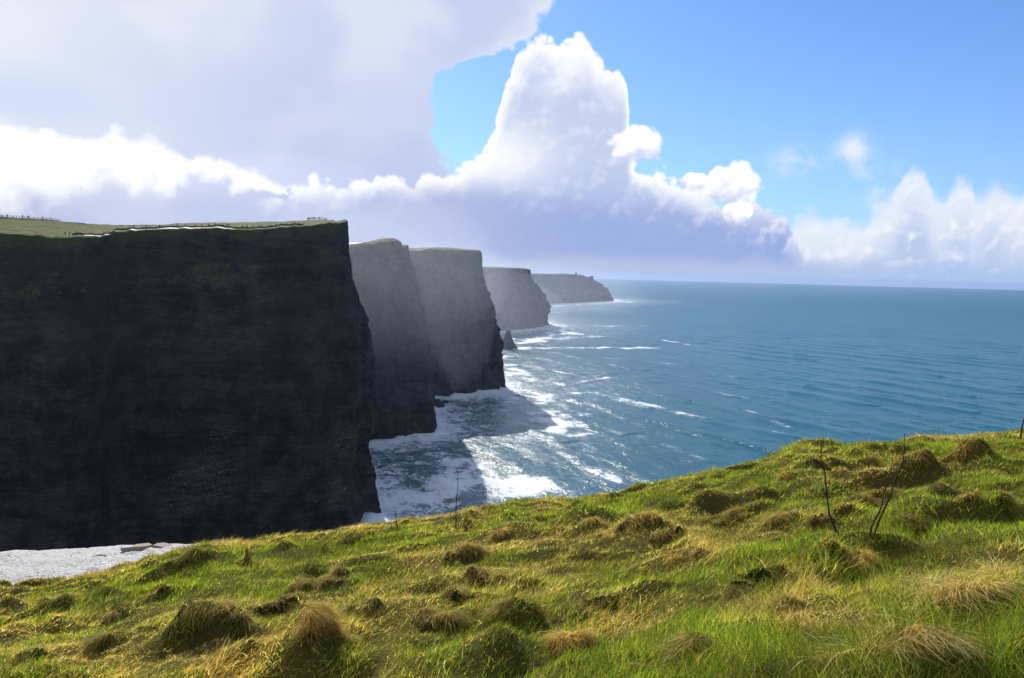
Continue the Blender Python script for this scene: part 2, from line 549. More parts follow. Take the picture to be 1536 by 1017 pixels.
def mat_sea():
    m, T, b, _ = material('sea_water')
    p = pos(T)
    x, y, z = T.sep(p)
    foam_a = attrf(T, 'foam')
    d = T.vmath('LENGTH', T.vmath('SUBTRACT', p, (0, 0, EYE)))
    # rotate into swell frame, crest direction (0.55,-0.83)
    cu = x * 0.55 - y * 0.83
    cv = x * 0.83 + y * 0.55
    q = T.xyz(cu * 0.45, cv, 0.0)
    w1 = T.noise(q, 0.10, 5, 0.62, 0.3)
    w2 = T.noise(q, 0.035, 4, 0.55, 0.2)
    w3 = T.noise(T.xyz(cu * 0.7, cv, 0), 0.45, 4, 0.6)
    far = T.lin(d, 300, 6000)
    h = w1 * 2.4 + w2 * 3.0 + w3 * 1.7
    bump(T, b, h, 1.0, 0.55)
    # foam
    fp = T.xyz(x, y, 0)
    fw = T.vmath('ADD', fp, T.vmath('SCALE', T.vmath('SUBTRACT', T.noise(fp, 0.035, 3, color=True), (0.5, 0.5, 0.5)), scale=34.0))
    cell = T.voro(fw, 0.085, 'DISTANCE_TO_EDGE')
    cell2 = T.voro(fw, 0.24, 'DISTANCE_TO_EDGE')
    lace = T.step(cell, 0.16, 0.02) * 0.6 + T.step(cell2, 0.2, 0.02) * 0.4
    fn = T.noise(fw, 0.05, 6, 0.68)
    fn2 = T.noise(fw, 0.22, 5, 0.7)
    fn3 = T.noise(fw, 0.8, 4, 0.7)
    v = foam_a * 0.98 + (fn - 0.5) * 1.7 + (fn2 - 0.5) * 1.5 + (fn3 - 0.5) * 0.9 + lace * 0.34
    F = T.step(v, 0.62, 1.0) * T.step(foam_a, 0.02, 0.12)
    veil = T.step(v, 0.1, 0.8) * T.step(foam_a, 0.0, 0.15) * 0.22
    Ft = T.math('MAXIMUM', F, veil)
    turb = T.step(foam_a + (fn - 0.5) * 0.3, 0.05, 0.8)
    base = T.mix(T.noise(fp, 0.006, 4), (0.004, 0.072, 0.108), (0.008, 0.120, 0.135))
    base = T.mix(turb * 0.7, base, (0.045, 0.135, 0.15))
    c = T.mix(Ft, base, (0.78, 0.82, 0.84))
    T.put(b.inputs['Base Color'], c)
    T.put(b.inputs['Roughness'], T.math('ADD', T.lin(d, 200, 5000, 0.19, 0.40), F * 0.4, clamp=True))
    b.inputs['IOR'].default_value = 1.333
    b.inputs['Specular IOR Level'].default_value = 0.5
    return m


def mat_turf():
    m, T, b, _ = material('turf_soil')
    p = pos(T)
    n = T.noise(p, 1.3, 5, 0.6)
    n2 = T.noise(p, 14.0, 4, 0.7)
    c = T.mix(n, (0.045, 0.068, 0.012), (0.13, 0.095, 0.028))
    c = T.mix(n2 * 0.5, c, (0.075, 0.062, 0.018))
    T.put(b.inputs['Base Color'], c)
    b.inputs['Roughness'].default_value = 1.0
    b.inputs['Specular IOR Level'].default_value = 0.05
    bump(T, b, n2, 0.05, 1.0)
    return m


def mat_blade():
    m, T, b, out = material('grass_blades')
    a = T.node('ShaderNodeAttribute', attribute_name='Col')
    T.l.new(a.outputs['Color'], b.inputs['Base Color'])
    b.inputs['Roughness'].default_value = 0.7
    b.inputs['Specular IOR Level'].default_value = 0.08
    tr = T.node('ShaderNodeBsdfTranslucent')
    T.put(tr.inputs['Color'], T.vmath('MULTIPLY', S(T, a.outputs['Color']), (1.5, 1.55, 0.9)))
    mx = T.node('ShaderNodeMixShader')
    mx.inputs[0].default_value = 0.5
    T.l.new(b.outputs[0], mx.inputs[1])
    T.l.new(tr.outputs[0], mx.inputs[2])
    T.l.new(mx.outputs[0], out.inputs['Surface'])
    return m


def mat_ledge():
    m, T, b, _ = material('pale_limestone')
    p = pos(T)
    n = T.noise(p, 1.5, 5, 0.7)
    v = T.voro(p, 4.5, 'DISTANCE_TO_EDGE')
    v2 = T.voro(p, 11.0, 'DISTANCE_TO_EDGE')
    c = T.mix(T.step(n, 0.3, 0.7), (0.24, 0.235, 0.235), (0.44, 0.44, 0.45))
    c = T.mix(T.step(v, 0.05, 0.0) * 0.45, c, (0.30, 0.29, 0.28))
    c = T.mix(T.step(v2, 0.06, 0.0) * 0.35, c, (0.34, 0.33, 0.34))
    T.put(b.inputs['Base Color'], c)
    b.inputs['Roughness'].default_value = 0.5
    bump(T, b, v + v2 * 0.6 + n * 0.5 + T.noise(p, 16.0, 3) * 0.5, 0.10, 1.0)
    return m


M_CLIFF, M_SEA, M_TURF, M_BLADE, M_LEDGE = mat_cliff(), mat_sea(), mat_turf(), mat_blade(), mat_ledge()
M_PATH = simple_mat('path_gravel', (0.30, 0.285, 0.265), 0.6, 0.4, 0.7, 0.5)
M_WALL = simple_mat('dark_flagstone', (0.06, 0.058, 0.055), 0.9, 0.2, 0.4, 1.0)
M_BROWNROCK = simple_mat('brown_slab', (0.30, 0.25, 0.19), 0.8, 0.2, 0.25, 6.0)
M_DARKROCK = simple_mat('dark_sea_rock', (0.04, 0.04, 0.042), 0.85, 0.3, 0.4, 0.4)
M_STEM = simple_mat('dead_stem_bark', (0.055, 0.028, 0.018), 0.85, 0.2, 0.4, 60.0)


# ------------------------------------------------------------------ coast: one swept headland per object
COAST = []      # base polylines, used for surf and foam


def resample(pts, ds):
    pts = np.asarray(pts, float)
    seg = np.linalg.norm(np.diff(pts[:, :2], axis=0), axis=1)
    s = np.concatenate([[0], np.cumsum(seg)])
    n = max(int(s[-1] / ds), 4)
    t = np.linspace(0, s[-1], n)
    # round corners a little by smoothing
    out = np.stack([np.interp(t, s, pts[:, k]) for k in range(pts.shape[1])], 1)
    k = max(int(6 / ds), 1)
    ker = np.ones(2 * k + 1) / (2 * k + 1)
    pad = np.pad(out, ((k, k), (0, 0)), mode='edge')
    sm = np.stack([np.convolve(pad[:, c], ker, 'valid') for c in range(out.shape[1])], 1)
    return sm, t


class Headland:
    """pts: rows x, y, rim_z, spine_x, spine_y, spine_z ; profile: [(height fraction, inset m)]"""
    def __init__(self, name, pts, profile, ds, dt, amp=1.0, seed=0, brow=12.0, brow_rise=3.0, label=None, rag=1.0):
        P, s = resample(pts, ds)
        self.s, self.amp, self.seed = s, amp, seed
        self.P = P
        self.brow, self.brow_rise = brow, brow_rise
        d = P[:, 3:5] - P[:, :2]
        self.L = np.linalg.norm(d, axis=1)
        self.dir = d / self.L[:, None]
        self.prof = np.array(sorted(profile))
        zmax = P[:, 2].max()
        nt = int(zmax / dt)
        tt = np.linspace(-0.03, 1, nt)
        S_, T_ = np.meshgrid(s, tt, indexing='ij')
        P[:, 2] += (fbm(s / 14, 1.3, 0, 4, seed + 60) * 1.1 + vnoise(s / 3.2, 6.6, 0, seed + 61) * 0.35) * rag
        Z = P[:, 2][:, None] * T_
        inset = self.inset(S_, T_, Z)
        X = P[:, 0][:, None] + self.dir[:, 0][:, None] * inset
        Y = P[:, 1][:, None] + self.dir[:, 1][:, None] * inset
        # z roughness
        Z = Z + (fbm(S_ / 7, Z / 4, 3.3, 3, seed + 40) * 0.5) * (T_ > 0.02) * np.clip((1 - T_) * 8, 0.25, 1)
        self.rim_inset = inset[:, -1]
        rr = np.concatenate([np.linspace(0.4, 12, 14), np.geomspace(14, 1.0 * 400, 26)])
        TX, TY, TZ = [], [], []
        for r in rr:
            rc = np.minimum(r, self.L)
            x, y, z = self.top(np.arange(len(s)), rc)
            TX.append(x); TY.append(y); TZ.append(z)
        VX = np.concatenate([X, np.stack(TX, 1)], 1)
        VY = np.concatenate([Y, np.stack(TY, 1)], 1)
        VZ = np.concatenate([Z, np.stack(TZ, 1)], 1)
        top = np.concatenate([P[:, 2][:, None] - Z, np.zeros((len(s), len(rr)))], 1)
        V = np.stack([VX, VY, VZ], -1).reshape(-1, 3)
        o = mesh_obj(name, V, [grid_faces(VX.shape[0], VX.shape[1])], M_CLIFF, attr={'top': top})
        prop(o, label, None, None, 'structure')
        self.o = o
        COAST.append(P[:, :2].copy())

    def inset(self, S_, T_, Z):
        a, sd = self.amp, self.seed
        i = np.interp(T_, self.prof[:, 0], self.prof[:, 1])
        zz = Z + S_ * 0.03 + fbm(S_ / 40, Z / 60, 0, 2, sd + 5) * 3
        lm = np.clip(0.5 + fbm(S_ / 22, Z / 18, 0, 3, sd + 30), 0, 1)
        strata = lm * (vnoise(zz / 5.0, 0.5, S_ / 45, sd + 1) * 0.9 + np.round(vnoise(zz / 2.2, 9.5, S_ / 30, sd + 2) * 2) / 2 * 0.6) + vnoise(zz / 13.0, 2.5, S_ / 50, sd + 3) * 1.4
        rid = 1 - np.abs(vnoise(S_ / 26 + fbm(S_ / 50, Z / 70, 0, 2, sd + 7) * 0.5, Z / 160, 0, sd + 8)) * 2
        gul = 1 - np.abs(vnoise(S_ / 9 + Z / 90, Z / 70, 0, sd + 9)) * 2
        body = fbm(S_ / 16, Z / 14, 0, 4, sd + 10)
        fade = np.clip((1 - T_) * 6, 0.55, 1)
        return i + a * 3.0 - a * (strata * 1.15 + rid * 3.4 + gul * 2.0 + body * 3.2 + np.abs(vnoise(S_ / 3.5, Z / 22, 0, sd + 11)) * 1.2) * fade

    def top(self, idx, r):
        """surface point r metres inland of the rim"""
        L = self.L[idx]
        rr = np.minimum(r, L)
        ins = np.minimum(self.rim_inset[idx], L * 0.9)
        q = ins + rr * (L - ins) / L
        x = self.P[idx, 0] + self.dir[idx, 0] * q
        y = self.P[idx, 1] + self.dir[idx, 1] * q
        zr, zs = self.P[idx, 2], self.P[idx, 5]
        br = np.minimum(self.brow_rise, np.maximum(zs - zr, 0))
        b1 = np.clip(rr / self.brow, 0, 1)
        b2 = np.clip((rr - self.brow) / np.maximum(L - self.brow, 1), 0, 1)
        z = zr + br * (b1 * (2 - b1)) * 1.0 + (zs - zr - br) * b2
        bumpn = fbm(x / 9, y / 9, 0, 3, self.seed + 50) * 0.35 * np.clip(rr / 3, 0, 1)
        return x, y, z + bumpn


def rim_z(px, py, D): return at(px, py, D)[2]


def build_coast():
    H = []
    # near headland: buttress on the left, main wall, corner
    pts = [
        (-560, 250, 150, -640, 420, 176), (-420, 292, 150, -500, 430, 176), (-300, 322, 152, -340, 420, 176),
        (-262, 344, rim_z(0, 348, 350), -275, 415, rim_z(0, 325, 415)), (-236, 350, rim_z(45, 350, 352), -250, 420, rim_z(45, 329, 420)),
        (-206, 354, rim_z(98, 353, 360), -232, 425, rim_z(95, 335, 425)), (-200, 364, rim_z(120, 356, 374), -236, 480, rim_z(122, 336, 480)),
        (-201, 382, rim_z(132, 346, 402), -245, 550, rim_z(145, 334, 550)),
        (-194, 392, rim_z(165, 345, 414), -250, 580, rim_z(180, 333, 580)), (-174, 397, rim_z(230, 344, 424), -220, 580, rim_z(240, 332, 580)),
        (-148, 401, rim_z(300, 343, 430), -175, 580, rim_z(320, 330, 580)), (-119, 411, rim_z(390, 340, 442), -140, 575, rim_z(400, 327, 575)),
        (-102, 421, rim_z(450, 334, 456), -125, 545, rim_z(450, 329, 545)), (-88, 437, rim_z(490, 334, 468), -116, 505, rim_z(480, 333, 505)),
        (-79, 466, rim_z(508, 335, 472), -116, 480, rim_z(492, 334, 482)), (-86, 482, 177, -112, 500, 178), (-96, 520, 176, -125, 525, 180),
        (-130, 575, 174, -160, 570, 180), (-190, 620, 172, -200, 590, 180)]
    prof = [(0, 0), (0.085, 0), (0.14, 4.4), (0.185, 7.5), (0.3, 4.4), (0.50, 3.2), (0.63, 4.4), (0.67, 8), (0.72, 14.5), (0.85, 22), (1, 26)]
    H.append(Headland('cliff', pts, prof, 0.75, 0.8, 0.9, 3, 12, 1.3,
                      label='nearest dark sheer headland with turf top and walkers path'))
    # second headland
    pts = [
        (-420, 560, 172, -420, 800, 178), (-300, 600, 172, -330, 800, 180), (-200, 640, 172, -260, 800, 178), (-150, 645, rim_z(512, 374, 668), -190, 800, rim_z(512, 372, 800)),
        (-126, 652, rim_z(525, 368, 672), -150, 780, rim_z(530, 365, 780)),
        (-104, 672, rim_z(550, 360, 690), -130, 770, rim_z(560, 357, 770)), (-84, 692, rim_z(572, 361, 705), -122, 735, rim_z(570, 361, 740)),
        (-71, 703, rim_z(594, 371, 708), -122, 712, rim_z(585, 368, 715)),
        (-72, 722, 172, -122, 740, 173), (-78, 770, 174, -130, 790, 175), (-90, 855, 175, -160, 850, 176), (-105, 900, 175, -170, 880, 176)]
    prof = [(0, 0), (0.1, 1), (0.3, 4), (0.5, 9), (0.7, 17), (0.85, 22), (1, 27)]
    H.append(Headland('cliff', pts, prof, 1.0, 1.0, 1.15, 23, 14, 3.0,
                      label='second headland behind the near one, pointed turf top'))
    pts = [
        (-260, 800, 172, -300, 1000, 182), (-140, 868, rim_z(590, 376, 880), -200, 1050, rim_z(590, 374, 1050)), (-108, 893, rim_z(610, 375, 915), -150, 1060, rim_z(610, 373, 1060)), (-90, 913, rim_z(640, 373, 935), -115, 1060, rim_z(640, 371, 1060)),
        (-54, 932, rim_z(672, 374, 955), -85, 1060, rim_z(665, 371, 1060)), (-28, 962, rim_z(698, 377, 985), -62, 1050, rim_z(695, 375, 1050)),
        (-10, 998, rim_z(716, 379, 1003), -72, 1006, rim_z(700, 378, 1010)),
        (-14, 1030, 175, -66, 1060, 177), (-60, 1150, 172, -110, 1150, 177), (-110, 1300, 172, -160, 1280, 177)]
    prof = [(0, 0), (0.15, 3), (0.4, 9), (0.6, 16), (0.7, 22), (0.73, 28), (0.85, 31), (1, 33)]
    H.append(Headland('cliff', pts, prof, 1.2, 1.2, 1.35, 43, 16, 2.0,
                      label='third square-topped headland with veil of spray'))
    pts = [
        (-400, 1500, 168, -500, 2300, 175), (-180, 1760, rim_z(690, 399, 1800), -250, 2500, rim_z(700, 397, 2500)), (-90, 1900, rim_z(718, 401, 1950), -150, 2500, 168),
        (3, 2010, rim_z(752, 402, 2060), -40, 2500, rim_z(752, 401, 2500)), (64, 2120, rim_z(775, 404, 2160), -20, 2400, rim_z(770, 403, 2400)),
        (102, 2240, rim_z(789, 404, 2260), -70, 2290, rim_z(780, 404, 2300)), (95, 2320, 163, -60, 2340, 165), (20, 2600, 160, -100, 2600, 165)]
    prof = [(0, 0), (0.15, -2), (0.35, 0), (0.5, 12), (0.65, 26), (0.8, 44), (0.92, 60), (0.94, 56), (1, 58)]
    H.append(Headland('cliff', pts, prof, 2.6, 2.4, 2.3, 63, 30, 2.0,
                      label='fourth hazy headland sloping down to the sea stack'))
    pts = [
        (-300, 3200, 160, -600, 4600, 165), (60, 3500, rim_z(795, 411, 3600), -100, 5200, 152), (153, 3820, rim_z(808, 411.5, 3900), 0, 5200, 158), (300, 4100, rim_z(835, 411.5, 4200), 150, 5200, 158),
        (430, 4330, rim_z(850, 412, 4380), 280, 4700, 156), (520, 4470, rim_z(872, 413, 4500), 320, 4650, 154), (575, 4580, rim_z(884, 416, 4590), 330, 4650, 150),
        (598, 4680, 138, 330, 4720, 145), (570, 4900, 90, 430, 5050, 115), (300, 5500, 110, 100, 5500, 120)]
    prof = [(0, 0), (0.15, 4), (0.3, 14), (0.5, 40), (0.65, 66), (0.8, 100), (0.9, 128), (1, 140)]
    H.append(Headland('cliff', pts, prof, 5.0, 4.0, 3.6, 83, 40, 1.5,
                      label='farthest headland, low and blue with the ruined tower'))
    return H


HEADS = build_coast()


# ------------------------------------------------------------------ sea
def poly_dist(x, y, poly):
    best = np.full(x.shape, 1e9)
    P = poly[::max(1, len(poly) // 60)]
    for a, b in zip(P[:-1], P[1:]):
        ab = b - a
        L2 = (ab ** 2).sum() + 1e-9
        t = np.clip(((x - a[0]) * ab[0] + (y - a[1]) * ab[1]) / L2, 0, 1)
        d = np.hypot(x - a[0] - t * ab[0], y - a[1] - t * ab[1])
        best = np.minimum(best, d)
    return best


def build_sea():
    az = np.concatenate([np.linspace(-180, -60, 40, endpoint=False), np.linspace(-60, 50, 1000), np.linspace(50, 180, 42)[1:]])
    az = np.radians(az)
    r = np.concatenate([[1.0, 60.0], np.geomspace(150, 6000, 900), np.geomspace(6200, 30000, 50)])
    A, R = np.meshgrid(az, r, indexing='ij')
    X, Y = R * np.sin(A), R * np.cos(A)
    cu, cv = X * 0.55 - Y * 0.83, X * 0.83 + Y * 0.55
    near = np.clip(1 - (R - 1500) / 3500, 0, 1)
    wob = fbm(cu / 300, cv / 220, 0, 2, 90) * 28
    swell = (0.5 + 0.5 * np.sin((cv + wob) / 78 * 2 * np.pi)) ** 3 * (0.4 + 0.6 * (vnoise(cu / 120, cv / 160, 0, 91) > -0.2))
    sw2 = (0.5 + 0.5 * np.sin((cv * 0.97 + cu * 0.25 + wob * 0.5) / 31 * 2 * np.pi)) ** 2
    chop = fbm(cu / 16, cv / 7, 0, 4, 92)
    Z = (swell * 1.7 + sw2 * 0.45 + chop * 0.42) * near + fbm(cu / 60, cv / 30, 0, 2, 95) * 0.4 * near
    # white water
    d = np.full(X.shape, 1e9)
    m = (R < 6500) & (np.degrees(A) > -62) & (np.degrees(A) < 30)
    dd = d[m]
    for c in COAST:
        dd = np.minimum(dd, poly_dist(X[m], Y[m], c))
    d[m] = dd
    wid = 26 + Y * 0.016
    foam = 0.85 * np.exp(-(d / (wid * 0.6)) ** 1.3) + 0.42 * np.exp(-(d / (wid * 3.6)) ** 2)
    # patches and streaks, world ellipses: centre pixel, far pixel (axis end), half width m, strength

    Xm, Ym = X[m], Y[m]
    nA, nB, nC = fbm(Xm / 22, Ym / 22, 0, 3, 101), fbm(Xm / 45, Ym / 45, 0, 3, 102), vnoise(Xm / 40, Ym / 40, 0, 97)

    def streak(p0, p1, w, k):
        a, b = sea_pt(*p0), sea_pt(*p1)
        ab = b - a
        t = np.clip(((Xm - a[0]) * ab[0] + (Ym - a[1]) * ab[1]) / (ab @ ab), 0, 1)
        q = np.hypot(Xm - a[0] - t * ab[0], Ym - a[1] - t * ab[1])
        q = np.abs(q + 0.9 * w * nB)
        w2 = w * (1 + 0.5 * nC)
        return k * np.clip(0.8 + 0.9 * nA, 0.15, 1.3) * np.exp(-(q / w2) ** 2)
    ST = [((560, 700), (640, 690), 45, 0.55), ((570, 770), (700, 750), 32, 1.0), ((640, 740), (760, 735), 28, 1.0), ((700, 700), (760, 745), 24, 0.8), ((660, 620), (740, 600), 40, 0.45),
          ((755, 590), (800, 605), 25, 0.9), ((790, 600), (835, 640), 24, 0.9), ((820, 640), (870, 640), 12, 0.7), ((700, 660), (800, 665), 22, 0.5), ((760, 560), (830, 575), 22, 0.9),
          ((755, 535), (775, 560), 20, 0.9), ((760, 590), (860, 590), 10, 0.7), ((775, 523), (985, 522), 16, 1.1), ((780, 515), (850, 500), 42, 1.0), ((830, 490), (970, 489), 20, 0.7),
          ((840, 507), (900, 505), 18, 0.6), ((985, 508), (1045, 520), 5, 0.9), ((860, 575), (920, 566), 6, 0.7), ((770, 655), (830, 672), 5, 0.9), ((830, 672), (870, 690), 4, 0.5), ((870, 700), (925, 722), 7, 0.9),
          ((880, 590), (1060, 628), 4.5, 0.62), ((860, 655), (900, 650), 8, 0.7), ((910, 650), (960, 656), 5, 0.6), ((960, 655), (1055, 690), 4, 0.5), ((925, 454), (950, 453), 30, 1.0), ((830, 459), (915, 455), 26, 0.7),
          ((830, 470), (900, 462), 30, 0.35), ((1180, 640), (1110, 612), 3, 0.45), ((1055, 585), (1120, 597), 3.5, 0.45), ((700, 780), (760, 790), 20, 0.6), ((640, 655), (700, 650), 30, 0.5),
          ((1120, 640), (1190, 655), 3, 0.5), ((1060, 560), (1100, 566), 3, 0.4), ((900, 535), (1000, 545), 14, 0.25), ((870, 555), (960, 590), 12, 0.3)]
    f2 = 0
    for p0, p1, w, k in ST:
        f2 = np.maximum(f2, streak(p0, p1, w, k))
    foam[m] = np.maximum(foam[m], f2)
    foam += 0.10 * (swell > 0.95) * (vnoise(X / 30, Y / 30, 0, 98) > 0.5) * near
    foam = np.clip(foam, 0, 1.2)
    Z = Z + foam * 0.8 * near * (0.5 + 0.5 * chop)
    surf = np.exp(-(d / 9.0) ** 2) * (2.2 + 3.0 * vnoise(X / 11, Y / 11, 0, 99)) * (R < 2500)
    Z = Z + np.clip(surf, 0, 6)
    V = np.stack([X, Y, Z], -1).reshape(-1, 3)
    o = mesh_obj('sea', V, [grid_faces(len(az), len(r), True)], M_SEA, attr={'foam': foam})
    prop(o, 'blue-green sea with swell lines and white surf below the cliffs', None, None, 'structure')


build_sea()

# ------------------------------------------------------------------ near ground
RIDGE = [(-200, 905), (0, 876), (60, 868), (130, 858), (200, 838), (260, 820), (330, 812), (430, 808), (500, 797), (556, 785), (640, 772), (720, 760), (770, 748), (850, 746), (920, 736), (1000, 722),
         (1050, 709), (1100, 697), (1150, 680), (1200, 661), (1290, 660), (1350, 658), (1400, 654), (1470, 648), (1536, 650), (1700, 640)]
_ru = np.array([ray(x, y + 3)[0] for x, y in RIDGE])
_rs = np.array([-ray(x, y + 3)[2] for x, y in RIDGE])
GA, GB, GH = 0.18, 0.215, 1.6


def yedge(u): return 20.5 + 1.6 * np.sin(u * 7.0 + 0.6) + 0.8 * np.sin(u * 17.0)


def ground0(x, y):
    x, y = np.broadcast_arrays(np.asarray(x, float), np.asarray(y, float))
    yy = np.maximum(y, 1.5)
    u = np.clip(x / yy, -0.9, 0.85)
    ye = yedge(u)
    xs = np.clip(x, -26, 24) + (x - np.clip(x, -26, 24)) * 0.15
    plane = -GH + GA * xs - GB * y
    xe = u * ye
    s_plane = -(-GH + GA * xe - GB * ye) / ye
    corr = (np.interp(u, _ru, _rs) - s_plane) * ye
    t = np.clip(yy / ye, 0, 1)
    z = plane - corr * t ** 2
    over = np.maximum(y - ye, 0)
    z = z - over * 0.55 - np.minimum(over, 4) ** 2 * 0.28 - np.maximum(over - 4, 0) * 2.0
    hm = np.clip(fbm(x / 1.1, y / 0.9, 0, 2, 128), 0, 1)
    hs = np.clip(vnoise(x / 0.42, y / 0.36, 0, 131) - 0.15, 0, 1)
    wx_, wy_ = x + 0.25 * vnoise(x / 0.6, y / 0.6, 0, 133), y + 0.25 * vnoise(x / 0.6, y / 0.6, 0, 134)
    b = fbm(x / 1.7, y / 1.5, 0, 3, 120) * 0.11 + np.abs(vnoise(wx_ / 0.75, wy_ / 0.5, 0, 124)) * 0.15 + hm * 0.11 + hs * 0.14 * (0.5 + hm * 1.5) + np.clip(vnoise(wx_ / 0.9, wy_ / 0.4, 0, 136) - 0.2, 0, 1) * 0.22
    edge_damp = 1 - 0.35 * np.exp(-((y - ye) / 1.5) ** 2)
    return EYE + z + (b - 0.13) * edge_damp * np.clip(1 - over / 8, 0, 1)


def hit_ground(px, py):
    r = ray(px, py)
    D = np.linspace(2.5, 26, 1200)
    z = EYE + r[2] * D
    g = ground0(r[0] * D, D)
    k = np.argmax(z < g)
    if not (z < g).any():
        k = np.argmin(z - g)
    return np.array([r[0] * D[k], D[k], g[k]])


MOUNDS = []


def mound_h(m, x, y, skirt=True):
    a0, b0 = (x - m['x']), (y - m['y'])
    c, s_ = math.cos(m['rot']), math.sin(m['rot'])
    a, b = (a0 * c + b0 * s_) / m['rx'], (-a0 * s_ + b0 * c) / m['ry']
    wn = vnoise(x / m['rx'] * 1.1 + m['k'] * 3.7, y / m['rx'] * 1.3, 0, 151) * 0.55 + vnoise(x / m['rx'] * 2.7, y / m['rx'] * 2.9 + m['k'], 0, 152) * 0.50
    bp = -0.22
    core, rr = np.zeros_like(a), np.full_like(a, 9.0)
    for (oa, ob, sa, sb, hh) in m['lobes']:
        la, lb = (a - oa) / sa, (b - ob) / sb
        lb = np.where(lb < bp, (lb - bp) / (1 + bp), (lb - bp) / (1 - bp))
        r = np.sqrt(la * la + lb * lb) * (1 + wn)
        core = np.maximum(core, hh * np.clip(1 - r ** 2, 0, 1) ** m['pw'])
        rr = np.minimum(rr, r)
    crest = 1 + 0.5 * fbm(x / m['rx'] * 1.6, y / m['rx'] * 1.6 + m['k'] * 1.3, 0, 3, 153)
    h = m['h'] * (0.74 * core * crest + 0.30 * np.exp(-(rr / 1.15) ** 2 * 1.3))
    return h, rr


def ground(x, y):
    x, y = np.broadcast_arrays(np.asarray(x, float), np.asarray(y, float))
    g = ground0(x, y)
    shp = g.shape
    g, xf, yf = g.ravel().copy(), x.ravel(), y.ravel()
    add = np.zeros_like(g)
    for m in MOUNDS:
        q = (np.abs(xf - m['x']) < m['R'] * 2.4) & (np.abs(yf - m['y']) < m['R'] * 2.4)
        if q.any():
            h, _ = mound_h(m, xf[q], yf[q])
            add[q] = np.maximum(add[q], h)
    return (g + add).reshape(shp)


def build_ground():
    xs = np.concatenate([np.geomspace(260, 24, 26)[:-1] * -1, np.linspace(-24, 22, 420), np.geomspace(22, 260, 26)[1:]])
    ys = np.concatenate([np.linspace(-160, -6, 24)[:-1], np.linspace(-6, 27, 330), np.linspace(27, 90, 40)[1:]])
    X, Y = np.meshgrid(xs, ys, indexing='ij')
    Z = np.maximum(ground(X, Y), -2.0)
    V = np.stack([X, Y, Z], -1).reshape(-1, 3)
    o = mesh_obj('hillside', V, [grid_faces(len(xs), len(ys), True)], M_TURF)
    prop(o, 'near turf hillside falling away to the cliff edge', None, None, 'structure')


